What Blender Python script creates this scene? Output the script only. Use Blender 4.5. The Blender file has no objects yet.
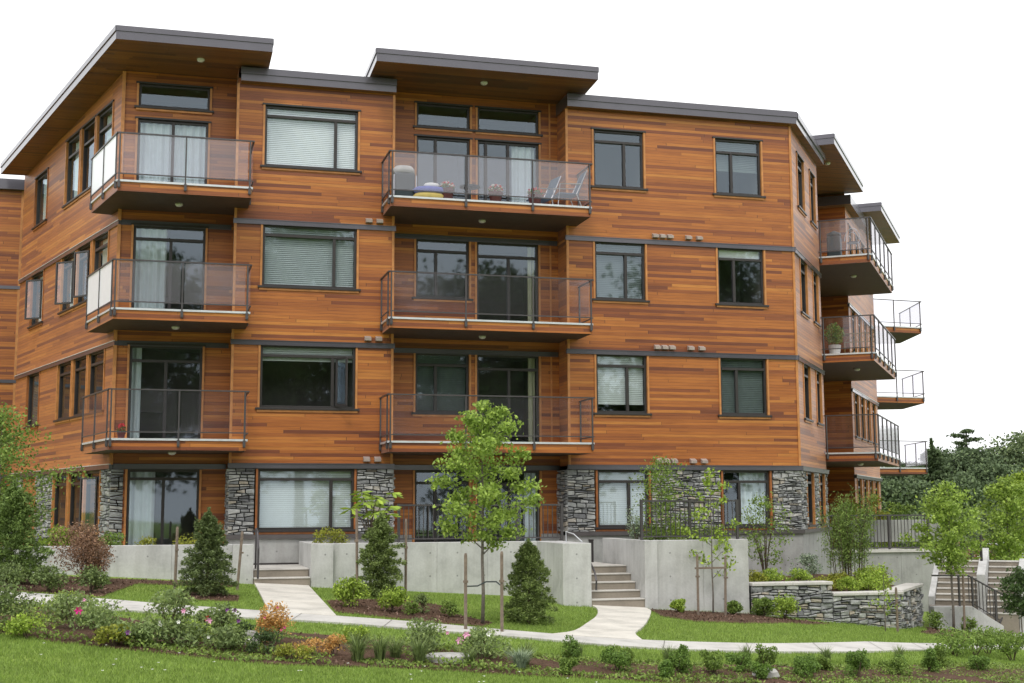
import bpy, math, random
import numpy as np
from mathutils import Matrix, Vector
S = bpy.context.scene
COL = S.collection
rng = np.random.default_rng(7)
random.seed(7)
PI = math.pi
W = {}                                   # world matrix of each object

# ------------------------------------------------------------------ materials
def newmat(name):
    m = bpy.data.materials.new(name); m.use_nodes = True
    nt = m.node_tree; b = nt.nodes['Principled BSDF']
    return m, nt, b
class NB:
    def __init__(s, nt): s.nt = nt
    def n(s, t, **k):
        x = s.nt.nodes.new(t)
        for a, v in k.items(): setattr(x, a, v)
        return x
    def l(s, a, b): s.nt.links.new(a, b)
    def math(s, op, a, b=None, c=None):
        x = s.n('ShaderNodeMath', operation=op)
        for i, v in enumerate((a, b, c)):
            if v is None: continue
            if isinstance(v, (int, float)): x.inputs[i].default_value = v
            else: s.l(v, x.inputs[i])
        return x.outputs[0]
    def ramp(s, fac, stops, interp='LINEAR'):
        x = s.n('ShaderNodeValToRGB'); r = x.color_ramp; r.interpolation = interp
        while len(r.elements) < len(stops): r.elements.new(0.5)
        for e, (p, c) in zip(r.elements, stops):
            e.position = p; e.color = (*c, 1)
        s.l(fac, x.inputs[0]); return x.outputs[0]
    def mix(s, fac, a, b, mode='MIX'):
        x = s.n('ShaderNodeMix', data_type='RGBA', blend_type=mode)
        for i, v in ((0, fac), (6, a), (7, b)):
            if isinstance(v, (int, float)): x.inputs[i].default_value = v
            elif isinstance(v, tuple): x.inputs[i].default_value = (*v, 1)
            else: s.l(v, x.inputs[i])
        return x.outputs[2]
    def noise(s, vec, scale, detail=3, rough=.55):
        x = s.n('ShaderNodeTexNoise'); x.inputs['Scale'].default_value = scale
        x.inputs['Detail'].default_value = detail; x.inputs['Roughness'].default_value = rough
        if vec is not None: s.l(vec, x.inputs['Vector'])
        return x.outputs[0]
    def bump(s, h, bsdf, strength=.4, dist=.01):
        x = s.n('ShaderNodeBump'); x.inputs['Strength'].default_value = strength
        x.inputs['Distance'].default_value = dist
        s.l(h, x.inputs['Height']); s.l(x.outputs[0], bsdf.inputs['Normal'])

def plain(name, col, rough=.5, metal=0., spec=.5, var=.12, scale=6.):
    m, nt, b = newmat(name); q = NB(nt)
    tc = q.n('ShaderNodeTexCoord').outputs['Object']
    f = q.noise(tc, scale, 4)
    a = tuple(c*(1-var) for c in col); c2 = tuple(min(1, c*(1+var)) for c in col)
    q.l(q.ramp(f, [(.3, a), (.7, c2)]), b.inputs['Base Color'])
    b.inputs['Roughness'].default_value = rough; b.inputs['Metallic'].default_value = metal
    b.inputs['Specular IOR Level'].default_value = spec
    return m

def wood(name, rowaxis='Z', lenaxis='X', plank=.077, dark=1., rough=.42):
    m, nt, b = newmat(name); q = NB(nt)
    tc = q.n('ShaderNodeTexCoord').outputs['Object']
    sp = q.n('ShaderNodeSeparateXYZ'); q.l(tc, sp.inputs[0])
    z = q.math('DIVIDE', q.math('ADD', sp.outputs[rowaxis], 50.), plank)
    row = q.math('FLOOR', z); fr = q.math('FRACT', z)
    wn = q.n('ShaderNodeTexWhiteNoise', noise_dimensions='1D'); q.l(row, wn.inputs['W'])
    ln = q.math('ADD', q.math('MULTIPLY', wn.outputs['Value'], 3.2), 2.2)
    u = q.math('ADD', q.math('DIVIDE', q.math('ADD', sp.outputs[lenaxis], 60.), ln), q.math('MULTIPLY', wn.outputs['Value'], 37.))
    colm = q.math('FLOOR', u); fu = q.math('FRACT', u)
    cb = q.n('ShaderNodeCombineXYZ'); q.l(row, cb.inputs[0]); q.l(colm, cb.inputs[1])
    w2 = q.n('ShaderNodeTexWhiteNoise', noise_dimensions='2D'); q.l(cb.outputs[0], w2.inputs['Vector'])
    d = dark
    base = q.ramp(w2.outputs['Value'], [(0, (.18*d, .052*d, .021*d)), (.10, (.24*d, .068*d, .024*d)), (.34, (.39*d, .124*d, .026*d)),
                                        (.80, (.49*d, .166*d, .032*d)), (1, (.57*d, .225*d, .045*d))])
    # grain, stretched along the plank
    mp = q.n('ShaderNodeMapping'); 
    sc = {'X': (1, 1, 1)}; v = [40., 40., 40.]; v['XYZ'.index(lenaxis)] = 1.6
    mp.inputs['Scale'].default_value = v
    off = q.n('ShaderNodeVectorMath', operation='ADD'); q.l(tc, off.inputs[0])
    sc3 = q.n('ShaderNodeVectorMath', operation='SCALE'); q.l(w2.outputs['Color'], sc3.inputs[0]); sc3.inputs['Scale'].default_value = 9.
    q.l(sc3.outputs[0], off.inputs[1]); q.l(off.outputs[0], mp.inputs[0])
    g = q.noise(mp.outputs[0], 1., 5, .6)
    grain = q.ramp(g, [(.3, (.68, .62, .58)), (.55, (1, 1, 1)), (.8, (1.0, 1.0, .98))])
    c = q.mix(1., base, grain, 'MULTIPLY')
    big = q.ramp(q.noise(tc, .45, 3), [(.35, (.82, .78, .76)), (.65, (1, 1, 1))])
    c = q.mix(.8, c, big, 'MULTIPLY')
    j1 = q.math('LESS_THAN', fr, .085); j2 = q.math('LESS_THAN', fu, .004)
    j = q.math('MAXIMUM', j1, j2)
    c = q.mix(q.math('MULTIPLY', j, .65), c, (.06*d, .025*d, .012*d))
    q.l(c, b.inputs['Base Color'])
    rr = q.math('ADD', q.math('MULTIPLY', g, .2), rough-.1); q.l(rr, b.inputs['Roughness'])
    b.inputs['Sheen Weight'].default_value = .16; b.inputs['Sheen Roughness'].default_value = .35; b.inputs['Sheen Tint'].default_value = (1., .93, .88, 1)
    q.bump(q.math('SUBTRACT', g, q.math('MULTIPLY', j, 1.5)), b, .35, .006)
    return m

def island(name, stops, rough=.8, bumpy=0., trans=0., nscale=8., spec=.3, tint=.25):
    """colour varies from piece to piece (leaf, stone) and a little inside it"""
    m, nt, b = newmat(name); q = NB(nt)
    ri = q.n('ShaderNodeNewGeometry').outputs['Random Per Island']
    c = q.ramp(ri, stops)
    tc = q.n('ShaderNodeTexCoord').outputs['Object']
    nz = q.noise(tc, nscale, 4, .6)
    c = q.mix(tint*2, c, q.ramp(nz, [(.3, (.55, .55, .55)), (.7, (1.25, 1.25, 1.25))]), 'MULTIPLY')
    q.l(c, b.inputs['Base Color'])
    b.inputs['Roughness'].default_value = rough; b.inputs['Specular IOR Level'].default_value = spec
    if bumpy: q.bump(nz, b, bumpy, .02)
    if trans:
        out = nt.nodes['Material Output']; t = q.n('ShaderNodeBsdfTranslucent'); q.l(c, t.inputs[0])
        ms = q.n('ShaderNodeMixShader'); ms.inputs[0].default_value = trans
        q.l(b.outputs[0], ms.inputs[1]); q.l(t.outputs[0], ms.inputs[2]); q.l(ms.outputs[0], out.inputs[0])
    return m

def glassmat(name, tint, ior, refl=(.93, .97, 1.), rough=0., wob=True, sky_sheen=0.):
    m, nt, b = newmat(name); q = NB(nt); nt.nodes.remove(b)
    out = nt.nodes['Material Output']
    t = q.n('ShaderNodeBsdfTransparent'); t.inputs[0].default_value = (*tint, 1)
    g = q.n('ShaderNodeBsdfGlossy'); g.inputs[0].default_value = (*refl, 1); g.inputs['Roughness'].default_value = rough
    f = q.n('ShaderNodeFresnel')      # same reflectance from both sides of the pane
    bf = q.n('ShaderNodeNewGeometry').outputs['Backfacing']
    q.l(q.math('ADD', q.math('MULTIPLY', bf, 1/ior-ior), ior), f.inputs[0])
    tc = q.n('ShaderNodeTexCoord').outputs['Object']
    bp = q.n('ShaderNodeBump'); bp.inputs['Strength'].default_value = .03; bp.inputs['Distance'].default_value = .01
    q.l(q.noise(tc, .9, 0), bp.inputs['Height'])
    if wob: q.l(bp.outputs[0], g.inputs['Normal'])
    ms = q.n('ShaderNodeMixShader'); q.l(f.outputs[0], ms.inputs[0]); q.l(t.outputs[0], ms.inputs[1]); q.l(g.outputs[0], ms.inputs[2])
    if sky_sheen:
        d_ = q.n('ShaderNodeBsdfDiffuse'); d_.inputs[0].default_value = (.66, .64, .72, 1)  # pale diffuse mixed in for the sky reflecting off the glass
        m2 = q.n('ShaderNodeMixShader'); m2.inputs[0].default_value = sky_sheen; q.l(ms.outputs[0], m2.inputs[1]); q.l(d_.outputs[0], m2.inputs[2]); ms = m2
    q.l(ms.outputs[0], out.inputs[0]); return m

def concrete(name, col, streak=True, lines=0.):
    m, nt, b = newmat(name); q = NB(nt)
    tc = q.n('ShaderNodeTexCoord').outputs['Object']
    n1 = q.noise(tc, 1.6, 6, .62); n2 = q.noise(tc, 22., 4, .6)
    c = q.ramp(n1, [(.3, tuple(x*.74 for x in col)), (.5, col), (.72, tuple(min(1, x*1.14) for x in col))])
    if streak:
        mp = q.n('ShaderNodeMapping'); mp.inputs['Scale'].default_value = (5., 5., .35); q.l(tc, mp.inputs[0])
        c = q.mix(.45, c, q.ramp(q.noise(mp.outputs[0], 1., 4, .6), [(.32, (.68, .67, .64)), (.55, (1, 1, 1))]), 'MULTIPLY')
    c = q.mix(.5, c, q.ramp(n2, [(.3, (.82, .82, .82)), (.6, (1, 1, 1))]), 'MULTIPLY')
    if streak:   # form-tie holes on a grid
        sp = q.n('ShaderNodeSeparateXYZ'); q.l(tc, sp.inputs[0])
        fx_ = q.math('SUBTRACT', q.math('FRACT', q.math('DIVIDE', sp.outputs['X'], .61)), .5)
        fz_ = q.math('SUBTRACT', q.math('FRACT', q.math('DIVIDE', q.math('ADD', sp.outputs['Z'], .18), .5)), .5)
        d = q.math('ADD', q.math('POWER', q.math('MULTIPLY', fx_, .61), 2.), q.math('POWER', q.math('MULTIPLY', fz_, .5), 2.))
        c = q.mix(q.math('MULTIPLY', q.math('LESS_THAN', d, .0004), .6), c, (.12, .12, .12))
    q.l(c, b.inputs['Base Color']); b.inputs['Roughness'].default_value = .85
    q.bump(n2, b, .3, .01); return m

def ground(name, stops, scale, fine, rough=.95, patch=None, bumps=.6):
    m, nt, b = newmat(name); q = NB(nt)
    tc = q.n('ShaderNodeTexCoord').outputs['Object']
    f = q.noise(tc, fine, 5, .7); g = q.noise(tc, scale, 6, .7)
    c = q.ramp(f, stops)
    c = q.mix(.8, c, q.ramp(g, patch or [(.35, (.72, .76, .66)), (.65, (1.12, 1.06, 1.))]), 'MULTIPLY')
    q.l(c, b.inputs['Base Color']); b.inputs['Roughness'].default_value = rough
    b.inputs['Specular IOR Level'].default_value = .15
    q.bump(f, b, bumps, .03); return m

M = {}
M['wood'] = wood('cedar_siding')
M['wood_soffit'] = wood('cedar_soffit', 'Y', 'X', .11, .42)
M['wood_trim'] = plain('cedar_trim', (.50, .21, .065), .45, var=.2)
M['wood_deep'] = plain('cedar_window_casing', (.32, .11, .03), .45, var=.25)
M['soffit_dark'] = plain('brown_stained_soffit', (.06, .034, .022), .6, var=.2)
M['fascia'] = plain('grey_metal_fascia', (.092, .086, .104), .3, .4, .5, .07, 2.)
_b = M['fascia'].node_tree.nodes['Principled BSDF']; _b.inputs['Coat Weight'].default_value = .7; _b.inputs['Coat Roughness'].default_value = .12
M['flash'] = plain('galvanised_flashing', (.62, .64, .67), .4, .4, .5, .08)
M['frame'] = plain('dark_bronze_frame', (.035, .03, .03), .4, .1, .5, .1)
M['rail'] = plain('dark_rail_metal', (.085, .078, .082), .4, .4, .5, .1)
M['glass'] = glassmat('window_glass', (.97, .985, .975), 2.08, (.76, .89, 1.), .025)
M['bglass'] = glassmat('balcony_glass', (.86, .85, .88), 1.66, (.98, .96, 1.), .05, False, .025)
M['sheen_glass'] = glassmat('sky_sheen_balcony_glass', (.84, .84, .88), 1.7, (.98, .96, 1.), .05, False, .12)  # upper balconies: stronger painted-in veil of reflected sky
M['sky_white'] = plain('sky_white_glass', (.84, .84, .92), .3, 0., .6, .02)  # left side panels: sky reflection painted as an even pale colour
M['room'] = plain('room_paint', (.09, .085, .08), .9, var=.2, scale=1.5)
M['blind'] = plain('white_blind', (.72, .76, .77), .7, var=.04)
M['sblind'] = plain('soft_grey_blind', (.52, .58, .58), .7, var=.04)
M['midblind'] = plain('muted_grey_blind', (.36, .42, .44), .7, var=.04)
M['dblind'] = plain('grey_blind', (.10, .13, .13), .7, var=.1)
M['curtain'] = plain('pale_curtain', (.58, .66, .68), .9, var=.06)
M['curtain_y'] = plain('cream_curtain', (.5, .5, .36), .9, var=.06)
M['rooftop'] = plain('roof_membrane', (.2, .2, .2), .9)
M['conc'] = concrete('board_formed_concrete', (.53, .53, .52))
M['plinth'] = concrete('grey_plinth_concrete', (.36, .36, .35), True)
M['walk'] = concrete('sidewalk_concrete', (.52, .505, .475), False)
M['path'] = concrete('pale_path_concrete', (.62, .59, .53), False)
M['step'] = concrete('brown_step_concrete', (.27, .235, .19), False)
M['tread'] = concrete('pale_step_nosing', (.55, .53, .49), False)
M['stone'] = island('ledge_stone', [(0, (.15, .15, .155)), (.2, (.24, .245, .25)), (.5, (.35, .355, .35)), (.72, (.44, .44, .425)), (.84, (.38, .33, .26)), (.92, (.52, .52, .51)), (1, (.29, .295, .31))], .85, .9, 0., 9., .3, .3)
M['joint'] = plain('paving_joint', (.16, .15, .13), .9)
M['mortar'] = plain('dark_joint', (.03, .03, .03), .95)
M['cap'] = concrete('wall_cap_concrete', (.56, .54, .51), False)
M['ledge'] = plain('dark_ledge_metal', (.10, .09, .09), .45, .2)
M['vent'] = plain('vent_hood_metal', (.36, .30, .27), .5, .1)
M['lawn'] = ground('lawn', patch=[(.3, (.62, .70, .55)), (.5, (1, 1, 1)), (.7, (1.25, 1.12, 1.05))], stops=[(.25, (.12, .19, .04)), (.5, (.20, .29, .06)), (.75, (.30, .37, .1))], scale=.8, fine=38.)
M['mulch'] = ground('bark_mulch', [(.25, (.035, .02, .014)), (.5, (.11, .065, .045)), (.75, (.2, .13, .1))], 2., 30., bumps=1.)
M['bark'] = plain('grey_bark', (.15, .13, .11), .9, var=.3, scale=25)
M['stem'] = plain('brown_stem', (.09, .065, .04), .9, var=.3, scale=25)
M['stake'] = plain('weathered_stake', (.20, .155, .12), .9, var=.25, scale=14)
M['asphalt'] = plain('asphalt', (.055, .055, .057), .9, var=.2, scale=20)
def leaf(name, r, g, b, trans=.3, sp=.45):
    M[name] = island(name, [(0, (r*(1-sp), g*(1-sp), b*(1-sp))), (.5, (r, g, b)), (1, (r*(1+sp), g*(1+sp*.8), b*(1+sp*.5)))], .6, 0., trans, 3., .12 if name.startswith('bg') else .3, .2)
leaf('maple_leaf', .31, .44, .09); leaf('bright_leaf', .32, .45, .07); leaf('yellow_leaf', .30, .33, .05)
leaf('rose_leaf', .26, .35, .13); leaf('box_leaf', .16, .27, .055); leaf('cover_leaf', .22, .32, .07); leaf('mid_leaf', .20, .30, .065); leaf('dark_leaf', .075, .125, .042, .2); leaf('spruce_needle', .14, .19, .07, .1)
leaf('evergreen_needle', .20, .27, .085, .15); leaf('lime_needle', .18, .27, .075, .15); leaf('russet_leaf', .30, .185, .12, .2); leaf('orange_leaf', .62, .38, .13, .3)
leaf('silver_leaf', .30, .38, .27, .2); leaf('bg_leaf', .12, .17, .085, .12); leaf('bg_leaf2', .16, .215, .10, .12)
leaf('bamboo_leaf', .19, .28, .07, .25); leaf('grass_blade', .245, .355, .075, .35, .35); leaf('sedge', .19, .26, .09, .3)
leaf('moss_leaf', .17, .235, .08, .2)
M['pink'] = plain('pink_petal', (.75, .12, .42), .6); M['palepink'] = plain('pale_pink_petal', (.85, .42, .62), .6)
M['magenta'] = plain('magenta_petal', (.6, .01, .22), .6); M['purple'] = plain('purple_petal', (.25, .08, .3), .6)
M['white'] = plain('white_petal', (.85, .85, .8), .6, var=.03); M['red'] = plain('red_petal', (.7, .03, .04), .6)
M['rock'] = plain('grey_rock', (.36, .35, .33), .9, var=.3, scale=6)
M['potred'] = plain('dark_red_pot', (.11, .03, .03), .5); M['blue'] = plain('blue_cloth', (.13, .16, .48), .8)
M['yellow'] = plain('yellow_cloth', (.72, .55, .18), .8); M['steel'] = plain('stainless', (.55, .55, .56), .3, .8)
M['cover'] = plain('dark_grill_cover', (.03, .045, .05), .6); M['chairblue'] = plain('slate_blue_sling', (.10, .15, .21), .7)
M['lamp'] = plain('frosted_lamp', (.55, .53, .48), .4)
M['carwhite'] = plain('white_car_paint', (.75, .76, .78), .25, var=.02); M['tyre'] = plain('tyre_rubber', (.02, .02, .02), .8)
M['carglass'] = plain('car_glass', (.02, .025, .03), .08)
M['lattice'] = plain('tan_lattice', (.34, .24, .09), .7)

# ------------------------------------------------------------------ mesh builder
class MB:
    def __init__(s): s.v = []; s.f = []; s.m = []
    def poly(s, pts, mi=0):
        n = len(s.v); s.v += [tuple(p) for p in pts]; s.f.append(tuple(range(n, n+len(pts)))); s.m.append(mi)
    def box(s, x0, x1, y0, y1, z0, z1, mi=0):
        if x1 < x0: x0, x1 = x1, x0
        n = len(s.v)
        s.v += [(x0,y0,z0),(x1,y0,z0),(x1,y1,z0),(x0,y1,z0),(x0,y0,z1),(x1,y0,z1),(x1,y1,z1),(x0,y1,z1)]
        for f in ((0,3,2,1),(4,5,6,7),(0,1,5,4),(1,2,6,5),(2,3,7,6),(3,0,4,7)):
            s.f.append(tuple(n+i for i in f)); s.m.append(mi)
    def prism(s, pts, zb, zt, mb=0, ms=0, mt=0):
        """pts ccw from above; zb / zt number or per-point list"""
        k = len(pts); zb = zb if isinstance(zb, (list, tuple)) else [zb]*k; zt = zt if isinstance(zt, (list, tuple)) else [zt]*k
        n = len(s.v)
        s.v += [(p[0], p[1], z) for p, z in zip(pts, zb)] + [(p[0], p[1], z) for p, z in zip(pts, zt)]
        s.f.append(tuple(n+i for i in reversed(range(k)))); s.m.append(mb)
        s.f.append(tuple(n+k+i for i in range(k))); s.m.append(mt)
        for i in range(k):
            j = (i+1) % k; s.f.append((n+i, n+j, n+k+j, n+k+i)); s.m.append(ms)
    def bar(s, a, b, w, h, mi=0):
        """rectangular bar from a to b, width w (horizontal) and height h"""
        a = Vector(a); b = Vector(b); d = (b-a).normalized()
        side = d.cross(Vector((0, 0, 1)))
        if side.length < 1e-3: side = Vector((1, 0, 0))
        side.normalize(); up = side.cross(d).normalized()
        n = len(s.v)
        for p in (a, b):
            for i, j in ((-1,-1),(1,-1),(1,1),(-1,1)): s.v.append(tuple(p+side*(i*w/2)+up*(j*h/2)))
        for f in ((0,1,2,3),(7,6,5,4),(0,4,5,1),(1,5,6,2),(2,6,7,3),(3,7,4,0)):
            s.f.append(tuple(n+i for i in f)); s.m.append(mi)
    def tube(s, pts, rad, k=7, mi=0):
        pts = [Vector(p) for p in pts]
        rad = rad if isinstance(rad, (list, tuple)) else [rad]*len(pts)
        n0 = len(s.v); up = Vector((.13, .21, .97))
        for i, p in enumerate(pts):
            d = (pts[min(i+1, len(pts)-1)]-pts[max(i-1, 0)]).normalized()
            a = d.cross(up if abs(d.dot(up)) < .95 else Vector((1, 0, 0))).normalized(); b = d.cross(a)
            for j in range(k):
                t = 2*PI*j/k; s.v.append(tuple(p+(a*math.cos(t)+b*math.sin(t))*rad[i]))
        for i in range(len(pts)-1):
            for j in range(k):
                a = n0+i*k+j; b = n0+i*k+(j+1) % k
                s.f.append((a, b, b+k, a+k)); s.m.append(mi)
        s.f.append(tuple(n0+j for j in reversed(range(k)))); s.m.append(mi)
        s.f.append(tuple(n0+(len(pts)-1)*k+j for j in range(k))); s.m.append(mi)
    def lathe(s, c, prof, k=16, mi=0, sx=1., sy=1.):
        n0 = len(s.v)
        for r, z in prof:
            for j in range(k):
                t = 2*PI*j/k; s.v.append((c[0]+r*sx*math.cos(t), c[1]+r*sy*math.sin(t), c[2]+z))
        for i in range(len(prof)-1):
            for j in range(k):
                a = n0+i*k+j; b = n0+i*k+(j+1) % k
                s.f.append((a, b, b+k, a+k)); s.m.append(mi)
        s.f.append(tuple(n0+j for j in reversed(range(k)))); s.m.append(mi)
        s.f.append(tuple(n0+(len(prof)-1)*k+j for j in range(k))); s.m.append(mi)
    def quads(s, P, mi=0):
        """P: (n,4,3) array"""
        n0 = len(s.v); k = len(P)
        s.v += [tuple(x) for x in P.reshape(-1, 3).tolist()]
        s.f += [(n0+4*i, n0+4*i+1, n0+4*i+2, n0+4*i+3) for i in range(k)]; s.m += [mi]*k
    def build(s, name, mats, parent=None, mtx=None, smooth=False, bevel=0.):
        me = bpy.data.meshes.new(name); me.from_pydata(s.v, [], s.f)
        if not isinstance(mats, (list, tuple)): mats = [mats]
        for m in mats: me.materials.append(M[m] if isinstance(m, str) else m)
        me.polygons.foreach_set('material_index', s.m)
        if smooth: me.polygons.foreach_set('use_smooth', [True]*len(s.f))
        me.update(); o = bpy.data.objects.new(name, me); COL.objects.link(o)
        put(o, parent, mtx or Matrix())
        if bevel:
            md = o.modifiers.new('bevel', 'BEVEL'); md.width = bevel; md.segments = 2; md.limit_method = 'ANGLE'
        return o
def put(o, parent, mtx):
    W[o.name] = mtx
    if parent is not None: o.parent = parent; o.matrix_local = W[parent.name].inverted() @ mtx
    else: o.matrix_local = mtx
def T(x, y, z, rz=0.): return Matrix.Translation((x, y, z)) @ Matrix.Rotation(rz, 4, 'Z')
def empty(name, loc=(0, 0, 0), rz=0.):
    o = bpy.data.objects.new(name, None); COL.objects.link(o); o.empty_display_size = .3
    put(o, None, T(*loc, rz)); return o
def tag(o, label, cat, group=None):
    o['label'] = label; o['category'] = cat
    if group: o['group'] = group
    return o
def struct(o, kind='structure', label=None, cat=None):
    o['kind'] = kind
    if label: o['label'] = label
    if cat: o['category'] = cat
    return o

# ------------------------------------------------------------------ terrain
def fx(X):
    X = np.asarray(X, float); Xc = np.maximum(X, -10)
    return -.065*(np.minimum(Xc, 12.5)-2.5) - .115*(np.clip(Xc, 12.5, 20)-12.5)
def fy(Y): return .03*(np.clip(Y, 6, 31)-28.4)
def tz(X, Y): return -.06+fx(X)+fy(Y)
def lines(a, b, k, step, fine):
    s = set([a, b]+k)
    x = fine[0]
    while x <= fine[1]: s.add(round(x, 3)); x += step
    return sorted(s)
xs = lines(-220, 300, [-10., 12.5, 20., -120, -60, 60, 120, 200], 1., (-12., 32.))
ys = lines(-160, 420, [6., 31., -80, -30, 100, 200], 1., (4., 50.))
g = MB(); nx = len(xs)
for y in ys:
    for x in xs: g.v.append((x, y, float(tz(x, y))))
for j in range(len(ys)-1):
    for i in range(nx-1): g.f.append((j*nx+i, j*nx+i+1, (j+1)*nx+i+1, (j+1)*nx+i)); g.m.append(0)
struct(g.build('ground', 'lawn'))

def smooth_line(pts, n=6):
    """Catmull-Rom through the points"""
    P = [np.array(p, float) for p in pts]; P = [2*P[0]-P[1]]+P+[2*P[-1]-P[-2]]; out = []
    for i in range(1, len(P)-2):
        for k in range(n):
            t = k/n; a, b, c, d = P[i-1:i+3]
            out.append(.5*((2*b)+(-a+c)*t+(2*a-5*b+4*c-d)*t*t+(-a+3*b-3*c+d)*t**3))
    out.append(P[-2]); return [tuple(p) for p in out]
def ribbon(name, A, B, h, mat, skirt=.12, cross=6, mound=0., joints=0.):
    """sheet between two edge lines lying on the ground"""
    k = max(len(A), len(B))*4
    def rs(L):
        L = np.array(L); d = np.r_[0, np.cumsum(np.linalg.norm(np.diff(L, axis=0), axis=1))]; t = np.linspace(0, d[-1], k)
        return np.c_[np.interp(t, d, L[:, 0]), np.interp(t, d, L[:, 1])]
    A = rs(A); B = rs(B); m = MB()
    for i in range(k):
        for j in range(cross+1):
            p = A[i]*(1-j/cross)+B[i]*j/cross
            m.v.append((p[0], p[1], float(tz(*p))+h+mound*math.sin(PI*j/cross)))
    for i in range(k-1):
        for j in range(cross): a = i*(cross+1)+j; m.f.append((a, a+1, a+cross+2, a+cross+1)); m.m.append(0)
    if joints:
        A2 = (A+B)/2; d = np.r_[0, np.cumsum(np.linalg.norm(np.diff(A2, axis=0), axis=1))]
        for t in np.arange(joints, d[-1], joints):
            pa = [np.interp(t, d, A[:, k2]) for k2 in (0, 1)]; pb = [np.interp(t, d, B[:, k2]) for k2 in (0, 1)]
            dx = np.array([np.interp(t+.02, d, A2[:, k2])-np.interp(t, d, A2[:, k2]) for k2 in (0, 1)]); dx = dx/(np.linalg.norm(dx)+1e-9)*.007
            for c_ in range(cross):
                p1 = [pa[k2]*(1-c_/cross)+pb[k2]*c_/cross for k2 in (0, 1)]; p2 = [pa[k2]*(1-(c_+1)/cross)+pb[k2]*(c_+1)/cross for k2 in (0, 1)]
                m.poly([(p[0]+s_*dx[0], p[1]+s_*dx[1], float(tz(*p))+h+.004) for p, s_ in ((p1, -1), (p2, -1), (p2, 1), (p1, 1))], 1)
    # edge skirts
    def skirt_line(idx):
        for a, b in zip(idx[:-1], idx[1:]):
            va, vb = m.v[a], m.v[b]; m.poly([va, vb, (vb[0], vb[1], vb[2]-skirt), (va[0], va[1], va[2]-skirt)])
    top = [i*(cross+1) for i in range(k)]; bot = [i*(cross+1)+cross for i in range(k)]
    skirt_line(top); skirt_line(bot[::-1]); skirt_line(list(range(cross+1))); skirt_line([top[-1]+j for j in range(cross+1)])
    return struct(m.build(name, [mat, 'joint'] if joints else mat)), (A, B)
def tri_poly(name, pts, h, mat, skirt=.1):
    """flat-ish ground patch from an outline, fan from the centroid in rings so that it follows the slope"""
    P = np.array(pts); c = P.mean(0); m = MB(); R = 6; k = len(P)
    m.v.append((c[0], c[1], float(tz(*c))+h))
    for r in range(1, R+1):
        for p in P: q = c+(p-c)*r/R; m.v.append((q[0], q[1], float(tz(*q))+h))
    for i in range(k):
        j = (i+1) % k; m.f.append((0, 1+i, 1+j)); m.m.append(0)
        for r in range(1, R): m.f.append((1+(r-1)*k+i, 1+r*k+i, 1+r*k+j, 1+(r-1)*k+j)); m.m.append(0)
        a = m.v[1+(R-1)*k+i]; b = m.v[1+(R-1)*k+j]; m.poly([a, (a[0], a[1], a[2]-skirt), (b[0], b[1], b[2]-skirt), b])
    return struct(m.build(name, mat))
side_up = smooth_line([(-14, 24.9), (-7, 24.6), (-2.6, 24.3), (-.9, 23.75), (.46, 23.2), (1.93, 22.8), (2.97, 22.5), (4.37, 22.0), (5.88, 21.25), (7.58, 20.7), (9.4, 20.75), (10.83, 21.1), (13.33, 22.2), (16.38, 24.1), (21, 27.2), (30, 32.)])
side_lo = smooth_line([(-14, 22.9), (-7, 22.8), (-2.2, 22.45), (-.32, 22.05), (.9, 21.75), (2.12, 21.6), (2.94, 21.45), (4.06, 21.0), (5.64, 20.4), (7.0, 19.75), (8.6, 19.6), (10.17, 19.85), (12.38, 20.6), (15.27, 22.6), (20, 25.7), (29, 30.4)])
_, SW = ribbon('sidewalk', side_up, side_lo, .035, 'walk', joints=1.5)
# left entrance walk, right entrance walk
_, WL = ribbon('front_walk', [(2.07, 28.42), (1.99, 25.5), (1.9, 22.75)], [(3.2, 28.42), (3.1, 25.5), (3.0, 22.43)], .042, 'path', joints=1.3)
_, WR = ribbon('front_walk', smooth_line([(8.95, 26.74), (8.75, 25.8), (8.25, 24.4), (7.6, 23.), (6.9, 21.6), (6.3, 20.95)]),
               smooth_line([(10.12, 26.74), (10.05, 26.2), (9.66, 25.2), (9.1, 23.9), (8.5, 22.6), (8.0, 21.6), (7.75, 20.6)]), .042, 'path', joints=1.3)
bed_up = smooth_line([(-9, 22.6), (-4, 22.5), (-2.27, 22.3), (-1.0, 21.65), (.27, 20.4), (1.53, 20.1), (2.84, 19.7), (3.62, 19.1), (5.05, 18.4), (6.35, 18.05), (7.95, 17.95), (11.86, 18.8), (15.2, 20.4), (21, 23.6)])
bed_lo = smooth_line([(-9, 19.4), (-4, 19.1), (-1.92, 18.7), (-1.11, 18.0), (0, 17.4), (1.27, 16.7), (2.28, 16.65), (3.38, 16.62), (4.52, 16.35), (5.41, 16.3), (6.93, 16.1), (11.5, 16.6), (16, 18.5), (22, 21.5)])
_, BED = ribbon('planting_bed', bed_up, bed_lo, .02, 'mulch', .06, 8, .04)
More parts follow.
